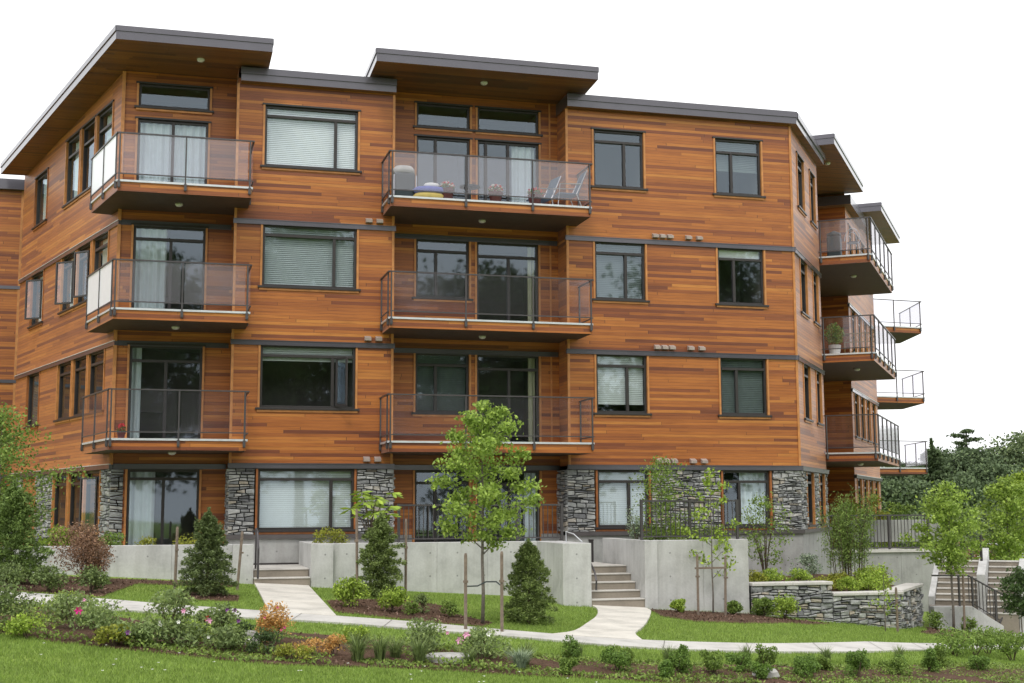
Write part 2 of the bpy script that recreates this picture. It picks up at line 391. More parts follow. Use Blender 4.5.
MU = [[(3.2, 25.4), (3.95, 26.0), (4.9, 26.3), (5.5, 25.3), (5.35, 23.8), (5.75, 22.6), (5.4, 21.95), (4.52, 22.25), (3.72, 22.9), (3.1, 23.4)],
      [(10.2, 26.66), (12.5, 26.66), (12.6, 26.3), (14.2, 26.1), (13.2, 25.2), (11.5, 24.5), (10.3, 24.4), (9.9, 25.2)],
      [(-9, 28.2), (-4, 28.2), (-1.9, 28.1), (-.3, 28.2), (1.6, 28.3), (1.6, 27.6), (-.3, 27.2), (-.6, 25.6), (-.85, 24.2), (-2.6, 24.75), (-9, 25.1)],
      [(16.3, 26.1), (17.2, 27.2), (17.75, 28.25), (19.9, 28.25), (20.0, 27.7), (18.6, 26.9), (17.2, 25.5)],
      [(.5, 24.4), (1.5, 24.5), (1.6, 25.6), (1.0, 26.1), (.3, 25.7)]]
for p in MU: tri_poly('mulch_bed', p[::-1], .016, 'mulch', .05)
ribbon('side_path', [(20.1, 28.2), (24, 29.6), (30, 32.5)], [(20.5, 27.2), (24.5, 28.5), (31, 31.)], .03, 'walk')
ribbon('street', [(14, 62), (40, 66), (90, 80)], [(20, 50), (45, 52), (95, 62)], .02, 'asphalt')

# ------------------------------------------------------------------ building
Y0 = 31.0; YR = 31.8
Z2, Z3, Z4 = 2.57, 5.44, 8.31                     # top of the dark bands
D2, D3, D4 = 3.08, 5.95, 8.83                     # balcony decks
B = empty('apartment_building', (8, 36, 0))
tag(B, 'four storey cedar clad apartment building with stone base and glass railed balconies', 'building')
FR = T(0, Y0, 0)
WA = math.atan2(-.950, .312); WC = (-.98, 31.82)
WG = T(WC[0], WC[1], 0, WA)                        # wing: local x = -s
RA = math.atan2(.797, .604); RC = (16.06, 31.0)
RG = T(RC[0], RC[1], 0, RA)                        # right side: local x = s

def wall(name, fr, x0, x1, z0, z1, y, openings, mat='wood', ztop=None):
    m = MB(); X = sorted({x0, x1, *[a for o in openings for a in (o[0], o[1]) if x0 < a < x1]})
    Z = sorted({z0, z1, *[a for o in openings for a in (o[2], o[3]) if z0 < a < z1]})
    for i in range(len(X)-1):
        for j in range(len(Z)-1):
            cx = (X[i]+X[i+1])/2; cz = (Z[j]+Z[j+1])/2
            if any(o[0] < cx < o[1] and o[2] < cz < o[3] for o in openings): continue
            m.poly([(X[i], y, Z[j]), (X[i+1], y, Z[j]), (X[i+1], y, Z[j+1]), (X[i], y, Z[j+1])])
    return m.build(name, mat, B, fr)

def window(fr, x0, x1, z0, z1, y=0., transom=.16, mull=(.75,), blind=None, casing=True, sill=True, door=False, name='window', tm='frame', deep=1.5, side='wood_trim'):
    """frame mesh (the part), glass, blinds or curtain and the room behind (sub-parts)"""
    f = MB(); w = .055
    if casing:
        for a, b in ((x0-.05, x0), (x1, x1+.05)): f.box(a, b, y-.025, y+.13, z0, z1, 1)
    f.box(x0-.07, x1+.07, y-.035, y+.13, z1, z1+.045, 0)
    if sill: f.box(x0-.1, x1+.1, y-.06, y+.13, z0-.05, z0, 0); f.box(x0-.06, x1+.06, y-.03, y+.1, z0-.1, z0-.05, 1)
    y1, y2 = y+.04, y+.12
    f.box(x0, x0+w, y1, y2, z0, z1); f.box(x1-w, x1, y1, y2, z0, z1); f.box(x0+w, x1-w, y1, y2, z1-w, z1); f.box(x0+w, x1-w, y1, y2, z0, z0+w)
    zt = z1
    if transom: zt = z1-(z1-z0)*transom; f.box(x0+w, x1-w, y1-.01, y2, zt-w*.6, zt+w*.6)
    for k in mull:
        xm = x0+(x1-x0)*k; f.box(xm-w*.65, xm+w*.65, y1-.005, y2, z0+w, (zt-w*.6) if (transom and not (blind or {}).get('fullmull')) else z1-w)
    o = f.build(name, ['frame' if tm == 'frame' else tm, side], B, fr, bevel=.004)
    p = MB(); p.poly([(x0+.02, y+.085, z0+.02), (x1-.02, y+.085, z0+.02), (x1-.02, y+.085, z1-.02), (x0+.02, y+.085, z1-.02)]); p.build('pane', 'glass', o, fr)
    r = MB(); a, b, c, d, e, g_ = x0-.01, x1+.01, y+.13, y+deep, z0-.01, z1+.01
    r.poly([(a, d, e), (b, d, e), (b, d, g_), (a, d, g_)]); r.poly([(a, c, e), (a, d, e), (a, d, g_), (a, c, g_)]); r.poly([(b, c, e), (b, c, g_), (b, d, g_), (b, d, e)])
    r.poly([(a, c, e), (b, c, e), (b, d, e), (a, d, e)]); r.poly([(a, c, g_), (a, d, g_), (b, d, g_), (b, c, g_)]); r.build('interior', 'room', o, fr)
    if blind:
        kind = blind['k']; h0 = z1-(z1-z0)*blind.get('drop', 1.); xa = x0+(x1-x0)*blind.get('a', 0.)+.06; xb = x0+(x1-x0)*blind.get('b', 1.)-.06
        t = MB()
        if kind == 'slat':
            z = z1-.07
            while z > h0+.02: t.poly([(xa, y+.145, z-.022), (xb, y+.145, z-.022), (xb, y+.165, z+.022), (xa, y+.165, z+.022)]); z -= .047
            t.box(xa, xb, y+.145, y+.18, z-.01, z+.02)
            t.build('blind', blind.get('m', 'blind'), o, fr)
        elif kind == 'roller':
            t.box(xa, xb, y+.15, y+.155, h0, z1-.03); t.build('blind', blind.get('m', 'blind'), o, fr)
        else:
            n = max(8, int((xb-xa)/.035))
            for i in range(n):
                u0, u1 = xa+(xb-xa)*i/n, xa+(xb-xa)*(i+1)/n
                v0, v1 = y+.22+.035*math.sin(i*1.25), y+.22+.035*math.sin((i+1)*1.25)
                t.poly([(u0, v0, z0+.04), (u1, v1, z0+.04), (u1, v1, z1-.04), (u0, v0, z1-.04)])
            t.build('curtain', blind.get('m', 'curtain'), o, fr)
    return (x0, x1, z0, z1)

def sash(fr, x0, z0, x1, z1, y, ang, hinge='l'):
    """open casement leaf"""
    w = .045; W_ = x1-x0; m = MB()
    for b in ((0, w, 0, z1-z0), (W_-w, W_, 0, z1-z0), (w, W_-w, 0, w), (w, W_-w, z1-z0-w, z1-z0)): m.box(b[0], b[1], -.02, .02, b[2], b[3])
    s = 1
    loc = T(x0, y, z0) @ Matrix.Rotation(-ang, 4, 'Z')
    if hinge == 'r': loc = T(x1, y, z0) @ Matrix.Rotation(PI+ang, 4, 'Z')
    o = m.build('open_sash', 'frame', B, fr @ loc, bevel=.004)
    p = MB(); p.poly([(w, 0, w), (W_-w, 0, w), (W_-w, 0, z1-z0-w), (w, 0, z1-z0-w)]); p.build('pane', 'glass', o, fr @ loc)

ST = dict(k='slat'); SB = dict(k='slat', m='sblind'); DS = dict(k='slat', m='dblind'); CU = dict(k='curtain')
# --- bay one
zr = {1: (1.06, 2.46), 2: (3.88, 5.36), 3: (6.75, 8.23), 4: (9.65, 11.13)}
op = []
for L, bl in ((4, ST), (3, dict(k='slat', m='midblind')), (2, dict(k='slat', m='sblind', drop=.22)), (1, SB)):
    op.append(window(FR, 2.29, 4.52, *zr[L], mull=(.76,), transom=.17, blind=bl, side='wood_deep' if L == 1 else 'wood_trim'))
wall('wall', FR, 1.65, 5.4, Z2, 11.75, 0, op)
sash(FR, 4.06, 3.93, 4.46, 5.08, .0, 1.0, 'l')
# --- bay two
op2 = []
for L, b1, b2 in ((4, None, dict(k='slat', m='dblind', drop=.55)), (3, DS, dict(k='roller', drop=.2)), (2, dict(k='slat', drop=.84, m='sblind'), DS), (1, SB, dict(k='curtain', a=.38))):
    sd = 'wood_deep' if L == 1 else 'wood_trim'
    op2.append(window(FR, 10.55, 11.9, *zr[L], mull=(.62,), transom=.2, blind=b1, side=sd))
    op2.append(window(FR, 13.9, 15.2, *zr[L], mull=(.36,), transom=.2 if L < 4 else .24, blind=b2, side=sd))
wall('wall', FR, 9.83, 16.06, Z2, 11.75, 0, op2)
# returns of the bays (recess side walls, light corner trims)
def side_wall(x, y0, y1, z0, z1, mat='wood'):
    m = MB(); m.poly([(0, 0, z0), (y1-y0, 0, z0), (y1-y0, 0, z1), (0, 0, z1)]); m.build('wall', mat, B, T(x, y0, 0, PI/2))
for x in (1.65, 5.4, 9.83): side_wall(x, Y0, YR, Z2, 12.02)
for x, f_ in ((1.65, FR), (5.4, FR), (9.83, FR), (16.06, FR)):
    for a, b in ((Z2, Z3-.1), (Z3, Z4-.1), (Z4, 11.62)):
        m = MB(); m.box(x-.03, x+.03, -.02, .03, a, b); m.build('corner_trim', 'wood_trim', B, f_)
# --- recess between the bays
FRR = T(0, YR, 0)
op3 = [window(FRR, 6.12, 7.5, 11.12, 11.72, mull=(), transom=0, side='wood_trim'), window(FRR, 7.7, 9.33, 11.12, 11.72, mull=(), transom=0),
       window(FRR, 6.12, 7.5, D4+.02, 10.86, mull=(.36,), transom=0, sill=False), window(FRR, 7.7, 9.33, D4+.02, 10.86, mull=(.14, .5), transom=0, sill=False, blind=dict(k='curtain', a=.55), name='balcony_door')]
for L, D in ((3, D3), (2, D2)):
    op3.append(window(FRR, 6.12, 7.48, *zr[L], mull=(.38,), transom=.2, blind=DS if L == 2 else None))
    op3.append(window(FRR, 7.68, 9.3, D+.02, zr[L][1], mull=(.52,), transom=.16, sill=False, blind=dict(k='curtain', a=.82, m='curtain_y'), name='balcony_door'))
op3.append(window(FRR, 6.12, 7.48, .55, 2.46, mull=(.38,), transom=.16))
op3.append(window(FRR, 7.68, 9.3, .3, 2.46, mull=(.52,), transom=.16, sill=False, blind=dict(k='curtain', a=.75), name='patio_door'))
wall('wall', FRR, 5.4, 9.83, 0, 12.05, 0, op3)
for a, b in ((D2, Z3-.1), (D3, Z4-.1), (D4, 12.)):
    m = MB(); m.box(9.6, 9.64, -.02, .02, a, b); m.box(5.95, 5.99, -.02, .02, a, b) if 0 else None; m.build('corner_trim', 'wood_trim', B, FRR)
# --- left recess
op4 = [window(FRR, -.64, 1.02, 11.12, 11.68, mull=(), transom=0), window(FRR, -.64, 1.0, D4+.02, 10.81, mull=(.5,), transom=0, sill=False, blind=CU, name='balcony_door'),
       window(FRR, -.66, 1.0, D3+.02, 8.22, mull=(.52,), transom=.14, sill=False, blind=dict(k='curtain', b=.5), name='balcony_door'),
       window(FRR, -.66, 1.0, D2+.02, 5.36, mull=(.5,), transom=.16, sill=False, blind=dict(k='curtain', b=.2), name='balcony_door'),
       window(FRR, -.62, 1.0, .3, 2.46, mull=(.5,), transom=.1, sill=False, blind=dict(k='curtain', b=.42), name='patio_door')]
wall('wall', FRR, WC[0], 1.65, 0, 12.1, 0.02, op4)
for z0, z1 in ((Z2, Z3-.1), (Z3, Z4-.1), (Z4, 11.95)):
    m = MB(); m.box(WC[0]-.05, WC[0]+.03, -.03, .04, z0, z1); m.build('corner_trim', 'wood_trim', B, FRR)
# --- left wing
opw = []
for L in (1, 2, 3, 4):
    zb, zt = zr[L]
    if L == 4: zt = 11.42
    if L > 1: opw.append(window(WG, -8.4, -7.02, zb, min(zt, 11.1), mull=(), transom=0, blind=CU if L > 2 else DS, side='wood_deep'))
    for a, b in ((-5.08, -3.75), (-3.57, -2.35), (-2.17, -.85)):
        opw.append(window(WG, a, b, zb, zt, mull=(), transom=.26 if L == 4 else .2, blind=CU if (L in (3, 4) and a != -3.57) else None, side='wood_trim'))
wall('wall', WG, -9.85, 0, Z2, 12.1, 0, opw)
sash(WG, -7.62, 6.83, -7.08, 7.95, -.03, .66, 'r')
sash(WG, -4.38, 6.83, -3.82, 7.95, -.03, .62, 'r')
sash(WG, -2.95, 6.83, -2.42, 8.0, -.03, .45, 'r')
sash(WG, -1.6, .98, -1.0, 2.3, -.03, .4, 'r')
# --- right side, first bay, recess, second bay, far end
opr = []
for L in (1, 2, 3, 4):
    zb, zt = zr[L]
    opr.append(window(RG, .98, 2.02, zb, zt, mull=(), transom=.2, blind=ST if L in (4,) else None))
    opr.append(window(RG, 3.06, 3.9, zb, zt, mull=(), transom=.2))
wall('wall', RG, 0, 4.4, Z2, 11.75, 0, opr)
YB = .9
def rside(s, y0, y1, z0=0, z1=12.1):
    m = MB(); m.poly([(0, 0, z0), (y1-y0, 0, z0), (y1-y0, 0, z1), (0, 0, z1)]); m.build('wall', 'wood', B, RG @ T(s, y0, 0, PI/2))
rside(4.4, 0, YB); rside(10.4, 0, YB)
opr2 = [window(RG @ T(0, YB, 0), 5.3, 6.3, 11.12, 11.7, mull=(), transom=0)]
for D, zt in ((.3, 2.46), (D2, 5.36), (D3, 8.22), (D4, 10.85)):
    opr2.append(window(RG @ T(0, YB, 0), 5.2, 6.4, D+.8, zt, mull=(), transom=.2))
    opr2.append(window(RG @ T(0, YB, 0), 6.9, 8.8, D+.02, zt, mull=(.5,), transom=.14, sill=False, name='balcony_door', side='wood_trim'))
wall('wall', RG @ T(0, YB, 0), 4.4, 10.4, 0, 12.1, 0, opr2)
opr3 = []
for L in (1, 2, 3, 4):
    zb, zt = zr[L]
    for a in (11.0, 12.6, 14.2, 15.8):
        opr3.append(window(RG, a, a+1.0, zb, zt, mull=(), transom=.2))
wall('wall', RG, 10.4, 17.6, 0, 11.75, 0, opr3)
m = MB(); m.poly([(0, 0, 0), (3., 0, 0), (3., 0, 11.7), (0, 0, 11.7)]); m.build('wall', 'wood', B, RG @ T(17.6, 0, 0, PI/2))
far = RG @ T(17.6, .9, 0)
m = MB(); m.poly([(0, 0, 0), (7, 0, 0), (7, 0, 11.9), (0, 0, 11.9)]); m.build('wall', 'wood', B, far)
m = MB(); m.poly([(0, 0, 2.2), (.5, 0, 2.2), (.5, 0, 11.9), (0, 0, 11.9)]); m.build('wall', 'wood', B, RG @ T(10.4, 0, 0, -PI/2 - 0)) if 0 else None
# --- neighbour block beyond the wing
NF = T(-4.05, 42.2, 0)
wall('wall', NF, -9, 1.2, 0, 11.4, 0, [])
m = MB(); m.box(-.17, -.1, -.03, .02, 0, 11.35); m.build('corner_trim', 'wood_trim', B, NF)
for z in (Z2, Z3, Z4): m = MB(); m.box(-9, 1.2, -.04, .02, z-.1, z); m.build('band', 'fascia', B, NF)
m = MB(); m.box(-9, 1.2, -.2, .5, 11.28, 11.6); m.build('roof_fascia', 'fascia', B, NF)

# dark bands with a flashing line on top
def band(fr, x0, x1, y, fl='fascia', zs=(Z2, Z3, Z4), pr=.045):
    for z in zs:
        p = pr+.03 if z == Z2 else pr
        m = MB(); m.box(x0, x1, y-p, y+.03, z-.10, z, 0); m.box(x0, x1, y-p-.012, y+.02, z, z+.018, 1); m.build('band', ['fascia', fl], B, fr)
band(FR, 1.6, 5.46, 0); band(FR, 9.77, 16.12, 0); band(WG, -9.87, .04, 0, 'flash'); band(RG, -.05, 4.42, 0); band(RG, 10.38, 17.62, 0, 'flash')
band(FRR, 5.42, 9.8, 0, zs=(Z3, Z4)); band(FRR, WC[0]+.04, 1.6, 0.02, zs=(Z2, Z3, Z4), pr=.03); band(FRR, 5.42, 9.8, 0, zs=(Z2,))
# parapets of the bays (flat roofs)
def parapet(fr, pts, z0=11.63, z1=11.95):
    m = MB(); m.prism(pts, z0, z1, 1, 0, 2)
    m.prism([(p[0], p[1]) for p in pts], z0+.19, z0+.2, 0, 0, 0) if 0 else None
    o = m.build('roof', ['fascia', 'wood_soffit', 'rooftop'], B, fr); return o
parapet(FR, [(1.7, -.2), (5.42, -.2), (5.42, 8), (1.7, 8)])
m = MB(); m.box(1.69, 5.43, -.225, -.2, 11.80, 11.955); m.build('roof_edge', 'fascia', B, FR)
ex = (16.06, 31.); 
pr_pts = [(9.8, 30.8), (16.17, 30.8), (16.17+.604*4.6, 30.8+.797*4.6), (16.17+.604*4.6-5, 30.8+.797*4.6+4), (9.8, 39)]
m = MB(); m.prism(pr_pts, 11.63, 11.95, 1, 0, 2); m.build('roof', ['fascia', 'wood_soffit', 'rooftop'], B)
m = MB(); m.box(9.79, 16.19, 30.775, 30.8, 11.80, 11.955); m.build('roof_edge', 'fascia', B)
m = MB(); m.box(.0, 4.62, -.245, -.215, 11.80, 11.955); m.build('roof_edge', 'fascia', B, RG)
# high mono-pitch roofs over the recesses
def zs_(y): return 12.07-.053*(y-29.9)
def high(pts, th=.31, fn=zs_):
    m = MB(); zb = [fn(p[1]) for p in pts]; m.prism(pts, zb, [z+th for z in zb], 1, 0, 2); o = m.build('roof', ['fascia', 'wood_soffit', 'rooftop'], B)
    m = MB(); k = len(pts)
    for i in range(k):
        a, b = pts[i], pts[(i+1) % k]; za, zb_ = fn(a[1])+th*.62, fn(b[1])+th*.62
        n = Vector((b[1]-a[1], -(b[0]-a[0]), 0)).normalized()*.022
        m.prism([(a[0]+n.x, a[1]+n.y), (b[0]+n.x, b[1]+n.y), (b[0]-n.x, b[1]-n.y), (a[0]-n.x, a[1]-n.y)], [za, zb_, zb_, za], [za+th*.4, zb_+th*.4, zb_+th*.4, za+th*.4])
    m.build('roof_edge', 'fascia', o)
high([(-1.14, 29.9), (2.35, 29.9), (2.35, 34.5), (5., 41.0), (-4.72, 41.0)])
high([(4.78, 29.9), (10.32, 29.9), (10.32, 38.), (4.78, 38.)])
def rw(s, off): return (RC[0]+.604*s+.797*off, RC[1]+.797*s-.604*off)
high([rw(3.9, -2.5), rw(3.9, .62), rw(10.4, .62), rw(10.4, -6)], .3, lambda y: 12.08)
high([rw(13.6, -2.5), rw(13.6, .85), rw(20., .85), rw(20., -6)], .3, lambda y: 12.1)
m = MB(); m.prism([rw(10.0, -5), rw(10.0, .25), rw(14.4, .25), rw(14.4, -5)], 11.63, 11.95, 1, 0, 2); m.build('roof', ['fascia', 'wood_soffit', 'rooftop'], B)
# core that closes the building behind the rooms and under the roofs
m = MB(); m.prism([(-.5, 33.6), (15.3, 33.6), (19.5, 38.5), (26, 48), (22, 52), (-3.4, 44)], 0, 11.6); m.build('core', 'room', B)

# ---- stone veneer: many separate split stones
def stones(m, w, h, depth=.05, x0=0., z0=0., y=0., seed=0, mi=0, zfun=None):
    """irregular split stones in wavering courses"""
    r = random.Random(seed); ph = [r.uniform(0, 6.28) for _ in range(80)]; rows = [z0]
    while rows[-1] < z0+h-.01:
        rh = r.choice((r.uniform(.04, .065), r.uniform(.06, .12))); nz = rows[-1]+rh
        if z0+h-nz < .06: nz = z0+h
        rows.append(nz)
    def bd(k, x):
        if k == 0 or k == len(rows)-1: return rows[k]
        return rows[k]+.024*math.sin(x*3.9+ph[k % 80])+.012*math.sin(x*8.3+2*ph[k % 80])
    for k in range(len(rows)-1):
        x = x0; th = rows[k+1]-rows[k]
        while x < x0+w-.01:
            w_ = min(r.uniform(.07, .19)+th*r.uniform(.4, 1.6), x0+w-x)
            if x0+w-x-w_ < .09: w_ = x0+w-x
            xa, xb = x, x+w_
            sk1 = r.uniform(-.02, .02) if xa > x0+.01 else 0; sk2 = r.uniform(-.02, .02) if xb < x0+w-.01 else 0
            pl = lambda xx, t: bd(k, xx)*(1-t)+bd(k+1, xx)*t
            pieces = [(0, 1)]
            if th > .085 and r.random() < .35: c = r.uniform(.4, .6); pieces = [(0, c), (c, 1)]
            for ta, tb in pieces:
                d = r.uniform(0, depth); j = lambda q=.012: r.uniform(-q, q); e = .008; cr = min(.022, th*.22)
                za, zb, zc, zd = pl(xa, ta)+e, pl(xb, ta)+e, pl(xb, tb)-e, pl(xa, tb)-e
                n = len(m.v); xm = (xa+xb)/2+j(.03)
                back = [(xa+e, y+.03, za), (xb-e, y+.03, zb), (xb-e, y+.03, zc), (xa+e, y+.03, zd)]
                c1, c2 = r.uniform(.2, 1)*cr, r.uniform(.2, 1)*cr
                # front face with chipped corners (six points)
                fr = [(xa+e+c1, y-d+j(), za+.004), (xb-e-c2, y-d+j(), zb+.004), (xb-e-.004, y-d+j(), (zb+zc)/2+j(.01)), (xb-e-c1, y-d+j(), zc-.004), (xa+e+c2, y-d+j(), zd-.004), (xa+e+.004, y-d+j(), (za+zd)/2+j(.01))]
                m.v += back+fr+[(xm, y-d-r.uniform(.0, .014), (za+zc)/2)]
                for q in ((4, 5, 10), (5, 6, 10), (6, 7, 10), (7, 8, 10), (8, 9, 10), (9, 4, 10), (0, 1, 5, 4), (1, 6, 5), (1, 2, 7, 6), (2, 3, 8, 7), (3, 9, 8), (3, 0, 4, 9)):
                    m.f.append(tuple(n+i for i in q)); m.m.append(mi)
            x += w_
def pier(fr, x0, x1, z0=.95, z1=2.47, y=0., seed=1, ret=None):
    m = MB(); stones(m, x1-x0, z1-z0, .05, x0, z0, y, seed)
    m.box(x0+.01, x1-.01, y+.02, y+.3, z0, z1, 1)
    m.build('stone_pier', ['stone', 'mortar'], B, fr)
def stone_side(fr, w, seed, z0=.95, z1=2.47):
    m = MB(); stones(m, w, z1-z0, .04, 0, z0, 0, seed); m.build('stone_pier', ['stone', 'mortar'], B, fr)
pier(FR, 1.62, 2.22, seed=1); pier(FR, 4.58, 5.46, seed=2); pier(FR, 9.76, 10.48, seed=3); pier(FR, 11.97, 13.83, seed=4); pier(FR, 15.28, 16.08, seed=5)
stone_side(T(5.46, Y0, 0, PI/2), .8, 11); stone_side(T(9.76, YR, 0, -PI/2), .8, 12); stone_side(T(1.62, YR, 0, -PI/2), .8, 13)
pier(RG, 0, .9, seed=6); pier(RG, 2.1, 2.98, seed=7); pier(RG, 3.98, 4.4, seed=8)
pier(WG, -.78, 0, z0=.3, seed=9); pier(WG, -6.9, -5.16, z0=.3, seed=10); pier(WG, -9.85, -8.5, z0=.3, seed=14)
pier(FRR, WC[0]-.02, -.7, z0=.3, y=0., seed=15)
m = MB(); m.poly([(-8.5, .01, 0), (-6.9, .01, 0), (-6.9, .01, 2.5), (-8.5, .01, 2.5)]); m.build('wall', 'wood', B, WG)
# window zone infill (wood) above the plinth on the ground floor + ledges + plinths
for fr, x0, x1 in ((FR, 1.6, 5.48), (FR, 9.74, 16.1), (RG, -.02, 4.44)):
    m = MB(); m.box(x0, x1, -.09, .1, .86, .955); m.build('ledge', 'ledge', B, fr)
    m = MB(); m.box(x0+.02, x1-.02, -.03, .78 if fr is FR else .3, -2.2, .86); m.build('plinth', 'plinth', B, fr)
for fr, x0, x1 in ((FR, 2.22, 4.58), (FR, 10.48, 11.97), (FR, 13.83, 15.28)):
    m = MB(); m.box(x0, x1, -.0, .1, .955, 1.0); m.build('window_apron', 'wood_deep', B, fr)
m = MB(); m.box(4.4, 26, .85, 1.2, -2.2, .3); m.box(10.4, 17.6, -.03, .3, -2.2, .3); m.build('plinth', 'plinth', B, RG)
m = MB(); m.box(-9.9, 0, -.03, .3, -1, .3); m.build('plinth', 'plinth', B, WG)
# dark frames of the access gate zone on bay one
m = MB(); m.box(2.2, 4.3, -.045, -.02, .27, .31); m.box(4.24, 4.29, -.05, -.02, .3, .86); m.build('plinth_frame', 'frame', B, FR)
for a_, b_ in ((9.32, 9.82), (5.42, 6.05)): m = MB(); m.box(a_, b_, -.03, .05, -.2, .9); m.build('plinth', 'plinth', B, FRR)
# vent hoods
def hood(x, z, fr=FR):
    m = MB(); m.v += [(x-.075, 0, z+.10), (x+.075, 0, z+.10), (x+.075, -.13, z+.045), (x-.075, -.13, z+.045), (x-.075, -.13, z-.02), (x+.075, -.13, z-.02), (x+.075, 0, z-.02), (x-.075, 0, z-.02)]
    for f in ((0, 3, 2, 1), (3, 4, 5, 2), (4, 7, 6, 5), (0, 7, 4, 3), (1, 2, 5, 6)): m.f.append(f); m.m.append(0)
    m.build('vent_hood', 'vent', B, fr)
for zb in (Z2, Z3, Z4):
    for x in (4.80, 5.06, 12.17, 12.37, 12.57, 13.08, 13.38): hood(x, zb+.09)

# ---- balconies
def balcony(pts, z, edges, posts, glass=True, sky_white=None, lamp=None, th=.25, mats=None):
    """pts ccw from above (world), edges = indices of railed edges, posts = per edge fractions"""
    ox, oy = pts[0]; mt = T(ox, oy, 0)
    loc = [(p[0]-ox, p[1]-oy) for p in pts]
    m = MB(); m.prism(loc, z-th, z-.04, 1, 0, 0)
    m2 = MB()
    for e in edges:
        a, b = Vector((*loc[e], 0)), Vector((*loc[(e+1) % len(loc)], 0)); d = (b-a).normalized(); n = Vector((d.y, -d.x, 0))
        m2.bar(a-d*.0+n*.0+Vector((0, 0, z-.02)), b+Vector((0, 0, z-.02)), .07, .045)
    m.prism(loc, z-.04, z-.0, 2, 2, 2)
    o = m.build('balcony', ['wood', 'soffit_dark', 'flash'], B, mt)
    m2.build('flashing', 'flash', o, mt)
    top = z+1.07; r = MB()
    for e, fr_ in zip(edges, posts):
        a, b = Vector((*loc[e], 0)), Vector((*loc[(e+1) % len(loc)], 0)); L = (b-a).length; d = (b-a).normalized(); n = Vector((d.y, -d.x, 0))
        o_ = n*.03; a2, b2 = a+o_, b+o_; ext = d*.03
        r.bar(a2-ext+Vector((0, 0, top)), b2+ext+Vector((0, 0, top)), .048, .03)
        r.bar(a2+Vector((0, 0, z+.14)), b2+Vector((0, 0, z+.14)), .03, .025)
        for f in fr_:
            p = a2+(b2-a2)*f
            for s in (-.016, .016):
                q = p+d*s+n*.025
                r.bar(q+Vector((0, 0, z-th-.0)), q+Vector((0, 0, top-.01)), .05, .012) if 0 else None
            r.box(p.x-.017, p.x+.017, p.y-.017, p.y+.017, z-.19, top-.015)
            r.box(p.x-.03, p.x+.03, p.y-.028, p.y+.028, z-.17, z-.03)
        if glass:
            fs = sorted(set([0.]+list(fr_)+[1.]))
            for u, v in zip(fs[:-1], fs[1:]):
                if v-u < .03: continue
                p, q = a2+(b2-a2)*u+d*.04, a2+(b2-a2)*v-d*.04; gm = MB()
                gm.poly([(p.x, p.y, z+.15), (q.x, q.y, z+.15), (q.x, q.y, top-.02), (p.x, p.y, top-.02)]); gm.build('glass_panel', 'sky_white' if (sky_white == e and u < .9) else ('sheen_glass' if (z > 8 or (z > 5 and pts[0][0] < 3)) else 'bglass'), o, mt)
    r.build('railing', 'rail', o, mt)
    if lamp:
        lm = MB(); c = (lamp[0]-ox, lamp[1]-oy, z-th); lm.lathe(c, [(.09, 0), (.09, -.03), (.06, -.06), (.01, -.07)], 14); lm.build('soffit_light', 'lamp', o, mt, True)
    return o
for D in (D2, D3, D4):
    balcony([(5.15, 29.9), (10.08, 29.9), (10.08, 31.), (9.83, 31.), (9.83, 31.8), (5.4, 31.8), (5.4, 31.), (5.15, 31.)], D, (0, 1, 7), ((.005, .365, .70, .995), (.95,), (.9, .05)), lamp=(7.6, 30.9))
    balcony([(-1.0, 29.9), (1.93, 29.9), (1.93, 31.), (1.65, 31.), (1.65, 31.8), (-.98, 31.82), (-1.2, 32.5), (-1.66, 32.4)], D, (0, 1, 7), ((.01, .5, .985), (.9,), (.02, .5, .97)), sky_white=7 if D > 4 else None, lamp=(.35, 30.9))
    balcony([rw(4.35, 0.), rw(4.35, 1.47), rw(10.5, 1.42), rw(10.5, 0), rw(10.4, -.9), rw(4.4, -.9)], D, (0, 1), ((.04, .96), (.02, .2, .4, .6, .8, .98)), lamp=rw(6.5, .7))
    balcony([(27.6, 47.2), (30.25, 47.4), (31.2, 50.6), (28.4, 52.), (26.6, 49.5)], D, (0, 1), ((.02, .5, .98), (.5, .98)))
# soffit lights under the high roofs
for x, y in ((.75, 30.7), (7.6, 30.7), rw(6., .1)):
    lm = MB(); zz_ = 12.07 if x > 12 else zs_(y); lm.lathe((x, y, zz_), [(.09, .02), (.09, -.03), (.06, -.06), (.01, -.07)], 14); lm.build('soffit_light', 'lamp', B, None, True)

# ------------------------------------------------------------------ terrace walls, steps, patio
def slab(name, x0, x1, y0, y1, z0, z1, mat, **k):
    m = MB(); m.box(0, x1-x0, 0, y1-y0, z0, z1); return m.build(name, mat, None, T(x0, y0, 0), **k)
struct(slab('patio', -4.5, 8.95, 28.80, 31.9, -.2, .27, 'tread'))
struct(slab('patio', 8.951, 10.09, 27.93, 31.9, -.2, .272, 'tread'))
struct(slab('planter_soil', 10.37, 12.3, 27.0, 29.4, -.3, .62, 'mulch'))
def conc_wall(label, segs, z1, mat='conc', th=.25, seams=True, group=None):
    o = empty('terrace_wall', (segs[0][0], segs[0][1], 0)); tag(o, label, 'wall', group)
    for i, (xa, ya, xb, yb) in enumerate(segs):
        L = math.hypot(xb-xa, yb-ya); a = math.atan2(yb-ya, xb-xa); m = MB(); n = max(1, round(L/1.25)); x = 0.
        for k in range(n):
            g_ = .006 if n > 1 else 0
            m.box(L*k/n+(g_ if k else 0), L*(k+1)/n-(g_ if k < n-1 else 0), 0, th, -2., z1)
        m.box(.02, L-.02, .012, th-.012, -2.0, z1-.012)
        m.build('wall_panel', mat, o, T(xa, ya, 0, a), bevel=.008)
    return o
conc_wall('long low grey concrete terrace wall left of the first steps, behind the russet shrub', [(-12., 28.75, 1.62, 28.75), (1.62, 28.55, 2.05, 28.55)], .80)
